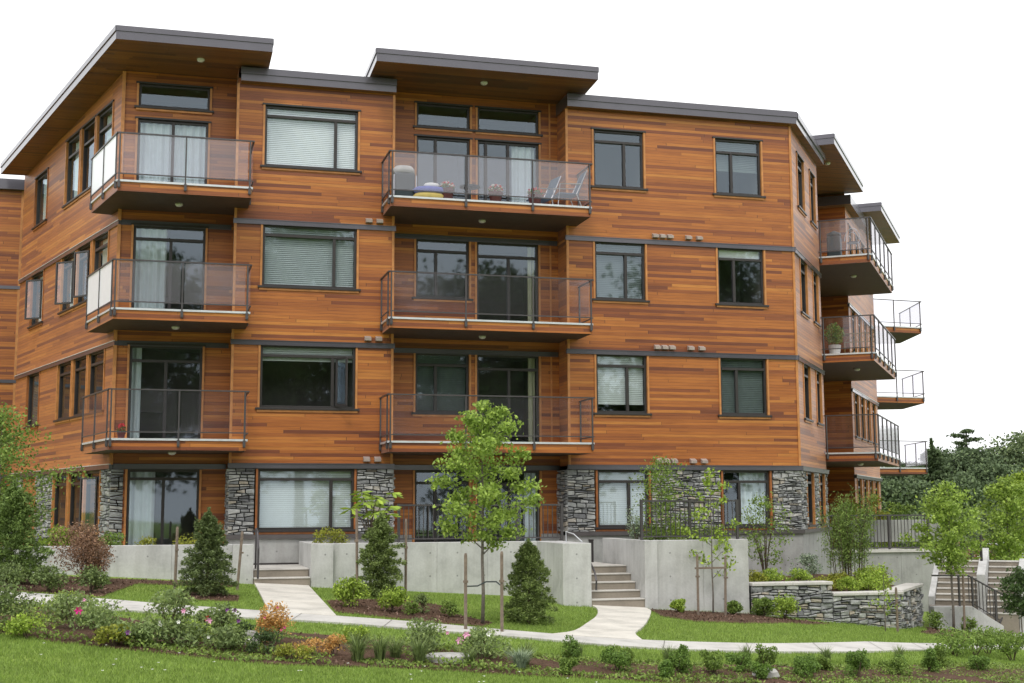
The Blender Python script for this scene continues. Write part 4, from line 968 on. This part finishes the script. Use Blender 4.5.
# near planting bed
def rosebush(l, x, y, h, w, fl, mat='rose_leaf', n=1100): shrub(l, x, y, h*.92, w, mat, n, .052, name='rose_bush', flowers=fl, lumps=12, ragged=.5)
rosebush('leafy rose bush with one magenta bloom at the left of the near bed', -.62, 18.1, .62, .75, [('magenta', 1, .06)])
rosebush('large rose bush at the left edge of the near bed', -1.95, 18.9, .75, .9, [('palepink', 1, .045)], 'moss_leaf')
rosebush('rose bush with pale buds behind the magenta bloom', -1.0, 19.1, .6, .8, [('palepink', 1, .03)])
rosebush('tall rose bush with pink buds beside the sidewalk', .25, 19.0, .72, .7, [('palepink', 1, .04)])
rosebush('loose rose bush with a pale pink bloom and purple flowers', .95, 19.2, .5, .55, [('palepink', 1, .05), ('purple', 3, .035)])
rosebush('low rose bush with white blooms near the lawn edge', .35, 17.9, .42, .8, [('white', 3, .03)], 'moss_leaf')
rosebush('low spreading rose bush near the lawn edge', -.15, 17.8, .4, .7, [('purple', 1, .04)])
rosebush('low spreading rose bush with small white blooms right of the first', .95, 17.6, .36, .6, [('white', 2, .025)], 'moss_leaf')
rosebush('upright leafy rose bush left of the grey rock', 3.62, 17.95, .55, .62, [('palepink', 1, .03)])
rosebush('sprawling rose bush with pink blooms right of the grey rock', 4.3, 17.5, .5, .75, [('palepink', 2, .06), ('white', 1, .04)])
rosebush('small rose bush with one red bloom before the sidewalk', .72, 19.7, .35, .3, [('red', 1, .05)], n=500)
shrub('round clipped green shrub left of the orange spirea', 1.05, 17.9, .36, .46, 'mid_leaf', 1000, .035); shrub('dark low shrub left of the orange spirea', 1.42, 17.4, .36, .42, 'dark_leaf', 900, .035)
shrub('round dark shrub in the middle of the near bed left of the orange spirea', 1.2, 18.6, .3, .4, 'dark_leaf', 800, .035)
shrub('tall orange and yellow spirea in the near bed', 1.62, 18.2, .58, .5, 'orange_leaf', 1900, .036, flowers=[('pink', 4, .02)]); shrub('lower orange spirea spreading to the right of the tall one', 1.98, 17.4, .26, .5, 'orange_leaf', 800, .03)
shrub('small orange spirea at the right end of the orange group', 2.3, 17.35, .32, .35, 'orange_leaf', 800, .034); shrub('yellow green low shrub in front of the orange spirea', 1.75, 16.95, .24, .5, 'yellow_leaf', 700, .035)
for i, (x, y, h, w, mt_, l) in enumerate(((-1.5, 18.3, .34, .6, 'bright_leaf', 'low bright green perennial clump at the lawn edge far left'), (-.45, 17.75, .3, .5, 'yellow_leaf', 'low yellow green clump at the lawn edge below the magenta bloom'),
        (.6, 18.5, .3, .45, 'bright_leaf', 'low bright green clump in the middle of the left bed'), (-1.2, 20.3, .45, .8, 'bright_leaf', 'bright green shrub between the rose bushes and the sidewalk far left'), (2.75, 18.7, .26, .5, 'bright_leaf', 'low bright green clump between the grass tufts and the lawn strip'))):
    shrub(l, x, y, h, w, mt_, 900, .045)
def tuft(label, x, y, h, w, n=170, group=None, mat='sedge'):
    r = np.random.default_rng(int(x*99+y*7)); m = MB(); z0 = float(tz(x, y))
    for i in range(n):
        a = r.uniform(0, 2*PI); q = w*.5*r.uniform(.2, 1); hh = h*r.uniform(.5, 1.05); b = r.uniform(0, .06); d = np.array([math.cos(a), math.sin(a)]); s = np.array([-d[1], d[0]])*.005
        p = [np.r_[d*(b+q*t*t), hh*(t-.35*t*t)*1.4] for t in (0, .5, 1.)]
        m.poly([tuple(p[0]-np.r_[s, 0]), tuple(p[0]+np.r_[s, 0]), tuple(p[1]+np.r_[s, 0]), tuple(p[1]-np.r_[s, 0])]); m.poly([tuple(p[1]-np.r_[s, 0]), tuple(p[1]+np.r_[s, 0]), tuple(p[2])])
    tag(m.build('grass_tuft', mat, None, T(x, y, z0)), label, 'ornamental grass', group)
for x, y, h in ((2.55, 17.0, .4), (2.85, 17.1, .42), (3.1, 17.4, .34), (3.35, 17.05, .4), (2.7, 18.0, .34), (4.0, 17.0, .3), (4.75, 17.05, .3)):
    tuft('spiky green grass tuft in the near bed around the grey rock', x, y, h, .5, group='grass tufts in the near bed')
tuft('grey green lavender tuft at the lawn edge right of the pink roses', 4.62, 16.75, .34, .5, 260, mat='silver_leaf')
def rock(label, x, y, sx, sy, sz, rz=0.):
    r = np.random.default_rng(int(abs(x*100))); m = MB(); k = 9
    m.lathe((0, 0, 0), [(.9, -.3), (1., .25), (.93, .75), (.7, 1.), (.2, 1.06)], k)
    m.v = [(v[0]*sx*(1+r.uniform(-.12, .12)), v[1]*sy*(1+r.uniform(-.12, .12)), v[2]*sz) for v in m.v]
    tag(m.build('rock', 'rock', None, T(x, y, float(tz(x, y))+.02, rz)), label, 'rock')
rock('flat pale grey rock in the near bed left of the pink roses', 3.75, 17.15, .34, .2, .13, -.3); rock('small flat grey rock at the bottom edge right of centre', 8.05, 16.7, .2, .16, .12, .2)
rock('small brown rock half hidden behind the round clipped shrub', 1.25, 18.15, .17, .13, .2, .2)
xs_ = [(5.25, 17.0), (5.6, 17.9), (6.05, 17.3), (6.35, 17.9), (6.55, 16.9), (6.95, 17.3), (7.45, 17.3), (7.95, 17.6), (8.05, 17.0), (8.45, 17.7), (8.85, 17.3), (9.15, 17.8), (9.55, 18.0), (9.75, 17.4), (10.2, 18.2), (10.6, 17.8), (11.1, 18.5), (11.4, 18.2), (12.1, 19.), (12.6, 18.6)]
for i, (x, y) in enumerate(xs_):
    shrub('small round box shrub in the foreground row right of centre', x*.97+.1, y-.5, .25+.06*((i*7) % 4), .27+.06*((i*5) % 4), ['mid_leaf', 'box_leaf', 'box_leaf'][i % 3], 1500, .034, group='round box shrubs in the near bed', lumps=8, ragged=.0)
for i, (x, y) in enumerate(((5.0, 17.8), (5.9, 18.3), (7.2, 18.1), (8.6, 18.5), (10.1, 18.8), (11.6, 19.2))):
    tuft('thin upright green perennial between the box shrubs and the lawn strip', x, y, .3, .35, 90, 'perennials behind the box shrubs')

# low ground cover in the bed and grass blades
def inpoly(P, poly):
    x, y = P[:, 0], P[:, 1]; c = np.zeros(len(P), bool); poly = np.asarray(poly); n = len(poly)
    for i in range(n):
        x1, y1 = poly[i]; x2, y2 = poly[(i+1) % n]
        k = ((y1 > y) != (y2 > y)) & (x < (x2-x1)*(y-y1)/((y2-y1) if y2 != y1 else 1e-9)+x1); c ^= k
    return c
zones = [np.r_[a, b[::-1]] for a, b in (SW, WL, WR, BED)]+[np.array(p) for p in MU]
def blades(P, h, w, mat, name, label, cat):
    n = len(P); r = np.random.default_rng(11); a = r.uniform(0, 2*PI, n); hh = h*r.uniform(.6, 1.25, n); l = r.normal(0, .4, (n, 2))*hh[:, None]
    z = tz(P[:, 0], P[:, 1]); s = np.stack([np.cos(a), np.sin(a)], 1)*w
    V = np.zeros((n, 3, 3)); V[:, 0, :2] = P-s; V[:, 1, :2] = P+s; V[:, 2, :2] = P+l; V[:, 0, 2] = z-.003; V[:, 1, 2] = z-.003; V[:, 2, 2] = z+hh
    me = bpy.data.meshes.new(name); me.vertices.add(3*n); me.vertices.foreach_set('co', V.ravel()); me.loops.add(3*n); me.loops.foreach_set('vertex_index', np.arange(3*n))
    me.polygons.add(n); me.polygons.foreach_set('loop_start', np.arange(n)*3); me.polygons.foreach_set('loop_total', np.full(n, 3)); me.update(); me.validate()
    me.materials.append(M[mat]); o = bpy.data.objects.new(name, me); COL.objects.link(o); W[o.name] = Matrix(); struct(o, 'stuff', label, cat); return o
rg = np.random.default_rng(2)
def scatter(n, x0, x1, y0, y1): return np.stack([rg.uniform(x0, x1, n), rg.uniform(y0, y1, n)], 1)
P = np.concatenate([scatter(150000, -3.5, 13, 14.4, 19.2), scatter(110000, -3.5, 17, 19.2, 24.5), scatter(60000, -1, 20, 24.5, 28.3)])
k = np.zeros(len(P), bool)
for z_ in zones: k |= inpoly(P, z_)
P = P[~k]; P = P[(P[:, 1] < 28.4) | (P[:, 0] > 18)]
blades(P, .045, .006, 'grass_blade', 'grass', 'short mown green grass on the lawns', 'grass')
P = scatter(120000, -3.5, 16, 15.8, 22.6); P = P[inpoly(P, zones[3])]; q = np.sin(P[:, 0]*2.1)+np.sin(P[:, 1]*3.3+P[:, 0])+.5*np.sin(P[:, 0]*6.1+P[:, 1]*5.); P = P[(q > -.1) | ((P[:, 0] > 4.5) & (q > -1.35))]
Z3_ = np.c_[P, tz(P[:, 0], P[:, 1])+.05]; rr2 = np.random.default_rng(1); Z3_[:, 2] += rr2.random(len(P))*(.03+.08*(np.sin(P[:, 0]*3.7+P[:, 1]*4.1) > .2)*(P[:, 0] < 4.5))-.02
m = MB(); m.quads(leaves(Z3_, .055, .5, .5, rr2)); struct(m.build('ground_cover', 'cover_leaf'), 'stuff', 'low leafy ground cover between the shrubs of the near bed', 'ground cover')
# bark chips
P = scatter(26000, -3.5, 18, 16., 28.4); k = np.zeros(len(P), bool)
for z_ in zones[3:]: k |= inpoly(P, z_)
P = P[k]; C_ = np.c_[P, tz(P[:, 0], P[:, 1])+.035]
M['chip'] = island('bark_chip', [(0, (.05, .03, .02)), (.5, (.14, .085, .06)), (1, (.26, .17, .13))], .9)
m = MB(); m.quads(leaves(C_, .05, .8, .5, rr2)); struct(m.build('bark_chips', 'chip'), 'stuff', 'brown bark chips on the planting beds', 'bark mulch')
# daisies
dp = scatter(46, -2.2, 5.5, 15.4, 17.6); dp = dp[~inpoly(dp, zones[3])]
m = MB()
for x, y in dp:
    z = float(tz(x, y))+.05; 
    for j in range(5): t = j*2*PI/5; m.poly([(x, y, z), (x+.014*math.cos(t-.5), y+.014*math.sin(t-.5), z+.006), (x+.02*math.cos(t), y+.02*math.sin(t), z+.01), (x+.014*math.cos(t+.5), y+.014*math.sin(t+.5), z+.006)])
struct(m.build('daisies', 'white'), 'stuff', 'tiny white daisies dotted over the near lawn', 'daisies')

# ------------------------------------------------------------------ background
def bigtree(label, x, y, h, w, mat='bg_leaf', n=7000, size=.5, name='tree', seed=1, base=.1, group=None, z=-1.5, clusters=60):
    tree(label, x, y, h, w, mat, z=z, crown0=base, n=n, size=size, clusters=clusters, crad=w*.13, trunk_r=.25, seed=seed, limbs=22, name=name, group=group)
r9 = random.Random(9)
bt = [(48, 92, 5.0, 6), (53, 96, 4.4, 7), (60, 97, 5.4, 7), (65.5, 97, 6.6, 7), (71.5, 97, 8.0, 8), (77, 97, 9.0, 8.5), (63, 90, 5.0, 6), (70, 89, 6.2, 7), (57, 89, 4.2, 7), (52, 86, 3.6, 6), (75, 88, 6.6, 7), (83, 95, 9, 8)]
for i, (x, y, h, w) in enumerate(bt):
    bigtree('dark green tree in the distant belt of trees behind the right end', x, y, h+1.2, w*1.15, ['bg_leaf', 'bg_leaf2'][(i % 3) == 1], n=17000, size=.3, seed=100+i, base=.03, group='dark trees in the distant belt', clusters=110)
spruce('dark pointed fir standing before the distant trees', 56.6, 88., 7.6, 4.6, 'bg_leaf', 9000, z=-1.5, size=.5, name='fir', seed=71, top=.3)
spruce('slender fir seen between the right balconies and the distant trees', 50.4, 88., 9.6, 2.4, 'bg_leaf2', 5000, z=-1.5, size=.45, name='fir', seed=72, top=.3)
# tiered cedar
ce = empty('cedar', (67.6, 100, -3.2)); tag(ce, 'flat tiered cedar top rising above the distant trees', 'cedar'); t = MB(); t.tube([(0, 0, 0), (0, 0, 7), (.2, 0, 11.2)], [.4, .25, .06], 7); t.build('trunk', 'bark', ce, T(67.6, 100, -3.2))
P = []; rc_ = np.random.default_rng(4)
for i in range(13):
    zc = 6.5+i*.38; L = 2.5*(1-i/14)**.6*rc_.uniform(.6, 1.15); a = i*2.5
    for sgn in (0,): tt = rc_.random(230)**.7; P.append(np.stack([math.cos(a)*tt*L+rc_.normal(0, .22, 230), math.sin(a)*tt*L+rc_.normal(0, .22, 230), zc+.25*tt*L*.6+rc_.normal(0, .06, 230)], 1))
m = MB(); m.quads(leaves(np.concatenate(P), .34, .6, .45, rc_)); m.build('crown', 'bg_leaf', ce, T(67.6, 100, -3.2))
# hedge and fence beyond the stairs
shrub('long reddish hedge behind the outdoor stairs', 31., 46., 1.7, 5., 'russet_leaf', 5000, .12, z=-1.5, name='hedge', cat='hedge'); shrub('dark green hedge behind the far terrace', 27., 52., 2.8, 6., 'dark_leaf', 6000, .16, z=-1.5, name='hedge', cat='hedge')
shrub('dark green hedge at the right edge beyond the parked car', 44., 66., 3., 10., 'bg_leaf2', 7000, .22, z=-1.5, name='hedge', cat='hedge')
fe = empty('rail_fence', (27, 41, -1.5)); tag(fe, 'thin post and rail fence behind the outdoor stairs at the right', 'fence')
m = MB(); m.box(0, 5, -.02, .02, 1.5, 1.56); m.build('rail', 'rail', fe, T(27, 41.5, -1.5, .3))
for i in range(4): m = MB(); m.box(-.04, .04, -.04, .04, 0, 1.6); m.build('post', 'rail', fe, T(27+i*1.5*math.cos(.3), 41.5+i*1.5*math.sin(.3), -1.5))
for x, y, h, l in ((25.3, 39.5, 2.6, 'slim white post behind the outdoor stairs'), (23.2, 40.2, 2.5, 'slim white post behind the far terrace maple')):
    m = MB(); m.tube([(0, 0, 0), (0, 0, h)], [.05, .04], 8); m.lathe((0, 0, h), [(.06, 0), (.09, .05), (.03, .12)], 8); tag(m.build('white_post', 'blind', None, T(x, y, -1.5)), l, 'post')
# parked car
ca = empty('parked_car', (31.4, 49.0, -1.5), .25); tag(ca, 'white parked car partly hidden behind the tree at the right edge', 'car'); mt = T(35.2, 49.5, -1.5, .25)
prof = [(-2.1, .45), (-2.15, .8), (-1.9, .95), (-1.1, 1.02), (-.5, 1.42), (.7, 1.46), (1.35, 1.05), (2.0, .92), (2.15, .7), (2.1, .35), (-2.0, .3)]
m = MB(); n = len(prof)
for s_ in (-.82, .82): m.v += [(p[0], s_*(.86 if p[1] > 1.2 else 1.), p[1]) for p in prof]
m.f.append(tuple(range(n))); m.m.append(0); m.f.append(tuple(n+i for i in reversed(range(n)))); m.m.append(0)
for i in range(n): j = (i+1) % n; m.f.append((i, n+i, n+j, j)); m.m.append(0)
m.build('body', 'carwhite', ca, mt, bevel=.05)
for s_ in (-1, 1):
    m = MB(); m.poly([(-1.0, s_*.80, 1.04), (-.46, s_*.74, 1.36), (.62, s_*.74, 1.40), (1.15, s_*.80, 1.06)]); m.build('side_window', 'carglass', ca, mt @ T(0, s_*.03, 0))
    for x in (-1.35, 1.4):
        m = MB(); m.tube([(x, s_*.66, .32), (x, s_*.86, .32)], .32, 18); w_ = m.build('wheel', 'tyre', ca, mt); m = MB(); m.tube([(x, s_*.86, .32), (x, s_*.875, .32)], .19, 14); m.build('rim', 'steel', w_, mt)
m = MB(); m.poly([(-1.06, -.66, 1.06), (-1.06, .66, 1.06), (-.55, .62, 1.4), (-.55, -.62, 1.4)]); m.build('windscreen', 'carglass', ca, mt @ T(-.03, 0, .02))
# trees across the street, behind the camera, that the windows mirror
for i, (x, y, h, w) in enumerate(((-14, -22, 15, 11), (-3, -30, 20, 14), (10, -34, 24, 15), (24, -30, 20, 14), (38, -24, 22, 15), (-26, -16, 12, 11))):
    tree('tall street tree standing across the road, mirrored in the windows', x, y, h, w, 'dark_leaf', z=-1.2, n=30000, size=.48, clusters=120, crad=w*.13, trunk_r=.4, seed=200+i, limbs=20, crown0=.2, name='street_tree', group='street trees across the road')

# ------------------------------------------------------------------ things on the balconies
def pot(label, x, y, z, mat='potred', fm=('red', 'white'), r=.17, h=.28):
    o = empty('flower_pot', (x, y, z)); tag(o, label, 'flower pot'); mt = T(x, y, z)
    m = MB(); m.lathe((0, 0, 0), [(r*.7, 0), (r*.95, h*.8), (r*1.05, h*.8), (r*1.08, h), (r*.9, h)], 16); m.build('pot', mat, o, mt, False)
    rr = np.random.default_rng(int(abs(x)*10)); 
    m = MB(); m.quads(leaves(np.array([0, 0, h+.06])+blob(220, (r*1.1, r*1.1, .1), rr), .05, .3, .6, rr)); m.build('foliage', 'mid_leaf', o, mt)
    for f in fm: m = MB(); m.quads(leaves(np.array([0, 0, h+.1])+blob(110, (r*1.0, r*1.0, .1), rr, .8), .045, .3, .9, rr)); m.build('flower', f, o, mt)
pot('dark red flower pot with red and white blooms, leftmost on the top middle balcony', 6.55, 30.15, D4); pot('dark red pot with red and white blooms in the middle of the top middle balcony', 7.75, 30.15, D4); pot('dark flower pot with one red bloom near the deck chair on the top middle balcony', 8.75, 30.2, D4, fm=('red',))
g_ = empty('grill', (5.55, 30.45, D4)); tag(g_, 'covered gas grill with pale lid at the left end of the top middle balcony', 'grill'); mt = T(5.55, 30.45, D4)
m = MB(); m.box(-.25, .25, -.2, .2, .06, .68); m.build('cover', 'cover', g_, mt, bevel=.05); m = MB(); m.lathe((0, 0, .68), [(.27, 0), (.26, .1), (.2, .17), (.02, .2)], 18, 0, 1, .8); m.build('lid', 'cap', g_, mt, True)
m = MB(); m.tube([(.27, -.2, .05), (.27, -.2, .6)], .015, 6); m.tube([(-.27, -.2, .05), (-.27, -.2, .6)], .015, 6); m.build('leg', 'steel', g_, mt)
cl = empty('cushion_pile', (6.2, 30.2, D4)); tag(cl, 'blue and yellow cushions piled behind the glass of the top middle balcony', 'cushion'); mt = T(6.15, 30.2, D4)
for i, (sx, sz, z_, mm) in enumerate(((.42, .2, .0, 'yellow'), (.46, .2, .14, 'blue'), (.2, .14, .3, 'white'))):
    m = MB(); m.lathe((.02*i, 0, z_), [(.2*sx, 0), (.85*sx, .15*sz), (sx, .5*sz), (.8*sx, .85*sz), (.2*sx, sz)], 14, 0, 1, .5); m.build('cushion', mm, cl, mt, True)
m = MB(); m.lathe((0, 0, 0), [(.2, 0), (.2, .04), (.03, .06), (.03, .38), (.25, .4), (.25, .43)], 16); tag(m.build('side_table', 'cover', None, T(7.15, 30.3, D4)), 'small dark round table between the flower pots on the top middle balcony', 'table')
def deckchair(label, x, y, z, rz):
    o = empty('deck_chair', (x, y, z), rz); tag(o, label, 'chair'); mt = T(x, y, z, rz)
    m = MB(); m.v += [(-.25, -.25, .40), (.25, -.25, .36), (.25, .25, .36), (-.25, .25, .40)]; m.box(-.25, .25, -.24, .24, .36, .39); m.build('seat', 'chairblue', o, mt)
    m = MB(); m.bar((.25, 0, .38), (.48, 0, .98), .48, .03); m.build('backrest', 'chairblue', o, mt)
    for sy in (-.26, .26):
        m = MB(); m.tube([(-.28, sy, 0), (-.22, sy, .6), (.34, sy, .62)], .014, 6); m.build('armrest', 'steel', o, mt)
        m = MB(); m.tube([(.35, sy, 0), (.2, sy, .36), (.48, sy, .98)], .014, 6); m.build('leg', 'steel', o, mt)
deckchair('slate blue deck chair at the right end of the top middle balcony', 9.6, 30.4, D4, 0.); deckchair('slate blue deck chair turned towards the balcony door, left of the corner chair', 9.1, 31.0, D4, .2)
# bicycle wheel / chair on right balcony
x, y = rw(5.1, .35); g2 = empty('grill', (x, y, D4)); tag(g2, 'dark covered grill on the top right balcony against the wall', 'grill'); mt = T(x, y, D4, RA)
m = MB(); m.box(-.2, .2, -.2, .2, .05, .72); m.build('cover', 'cover', g2, mt, bevel=.05); m = MB(); m.lathe((0, 0, .72), [(.22, 0), (.2, .1), (.02, .18)], 14); m.build('lid', 'cover', g2, mt, True)
x, y = rw(4.75, .95); ch = empty('wire_chair', (x, y, D4)); tag(ch, 'round backed wire chair on the top right balcony', 'chair'); mt = T(x, y, D4, RA+PI/2)
m = MB(); m.lathe((0, 0, .42), [(.2, 0), (.2, .02)], 16); m.build('seat', 'rail', ch, mt)
m = MB(); m.tube([(.22*math.cos(t), .2, .45+.38*math.sin(t)) for t in np.linspace(0, PI, 12)], .012, 6); m.tube([(.13*math.cos(t), .2, .45+.26*math.sin(t)) for t in np.linspace(0, PI, 10)], .008, 6); m.build('backrest', 'steel', ch, mt)
for sx, sy in ((-1, -1), (1, -1), (1, 1), (-1, 1)): m = MB(); m.tube([(.16*sx, .16*sy, .43), (.2*sx, .2*sy, 0)], .011, 6); m.build('leg', 'steel', ch, mt)
x, y = rw(4.8, .3); pp = empty('potted_plant', (x, y, D3)); tag(pp, 'leafy green plant in a pale pot on the third floor right balcony', 'potted plant'); mt = T(x, y, D3)
m = MB(); m.lathe((0, 0, 0), [(.14, 0), (.19, .3), (.17, .3)], 14); m.build('pot', 'cap', pp, mt); m = MB(); rr3 = np.random.default_rng(2); m.quads(leaves(np.array([0, 0, .62])+blob(900, (.3, .3, .36), rr3, .2), .07, .2, .5, rr3)); m.build('foliage', 'mid_leaf', pp, mt)
la = MB(); 
for i in range(11):
    la.bar((i*.12, 0, .02), (i*.12+.2, 0, .3), .012, .012); la.bar((i*.12+.2, 0.012, .02), (i*.12, 0.012, .3), .012, .012)
la.box(-.02, 1.45, -.015, .02, 0, .025); la.box(-.02, 1.45, -.015, .02, .29, .315); la.box(-.02, .01, -.015, .02, -.95, 0); la.box(1.42, 1.45, -.015, .02, -.95, 0)
for i in range(11):
    la.bar((i*.12, 0, -.9), (i*.12+.2, 0, -.02), .012, .012)
x, y = rw(9.9, 1.3); x0_, y0_ = rw(9.9, -.1)
tag(la.build('lattice_screen', 'lattice', None, T(x0_, y0_, D3+.97, RA-PI/2)), 'tan lattice screen on the third floor right balcony', 'screen')
pot('small pot with a red bloom on the second floor left balcony', -.75, 30.2, D2, r=.09, h=.14, fm=('red',))

# ------------------------------------------------------------------ camera, light, world
cy, cp, cr = .2639, .1252, -.0039
f = Vector((math.sin(cy)*math.cos(cp), math.cos(cy)*math.cos(cp), math.sin(cp))); r = Vector((math.cos(cy), -math.sin(cy), 0)); u = r.cross(f)
r2 = r*math.cos(cr)+u*math.sin(cr); u2 = -r*math.sin(cr)+u*math.cos(cr)
cam = bpy.data.cameras.new('camera'); co = bpy.data.objects.new('camera', cam); COL.objects.link(co)
mm = Matrix((( r2.x, u2.x, -f.x, 0), (r2.y, u2.y, -f.y, 0), (r2.z, u2.z, -f.z, 1.56), (0, 0, 0, 1))); co.matrix_world = mm
cam.sensor_width = 36.; cam.lens = 1315.8/1024*36; cam.clip_end = 1500; cam.clip_start = .1
S.camera = co
EL, AZ = math.radians(55), math.radians(205)      # sun high, behind the camera and a little to the left
sun = bpy.data.lights.new('sun', 'SUN'); sun.energy = 1.2; sun.angle = math.radians(14); sun.color = (1, .96, .9)
so = bpy.data.objects.new('sun', sun); COL.objects.link(so)
sd = Vector((math.sin(AZ)*math.cos(EL), math.cos(AZ)*math.cos(EL), math.sin(EL))); so.rotation_euler = sd.to_track_quat('Z', 'Y').to_euler(); so.location = (0, 0, 60)
w = bpy.data.worlds.new('World'); S.world = w; w.use_nodes = True; q = NB(w.node_tree); bg = w.node_tree.nodes['Background']
sky = q.n('ShaderNodeTexSky', sky_type='NISHITA'); sky.sun_disc = False; sky.sun_elevation = EL; sky.sun_rotation = AZ; sky.dust_density = 4.; sky.air_density = 1.
tc = q.n('ShaderNodeTexCoord').outputs['Generated']
cl_ = q.ramp(q.noise(tc, 1.4, 5, .55), [(.3, (.93, .94, .965)), (.7, (1, 1, 1))])
vm = q.n('ShaderNodeVectorMath', operation='SCALE'); q.l(cl_, vm.inputs[0]); vm.inputs['Scale'].default_value = 13.
q.l(q.mix(.93, sky.outputs[0], vm.outputs[0]), bg.inputs[0]); bg.inputs[1].default_value = .10
S.view_settings.view_transform = 'Standard'; S.view_settings.look = 'None'; S.view_settings.exposure = .3; S.view_settings.gamma = 1.; S.view_settings.use_curve_mapping = False
S.render.engine = 'CYCLES'; S.cycles.max_bounces = 6; S.cycles.transparent_max_bounces = 16
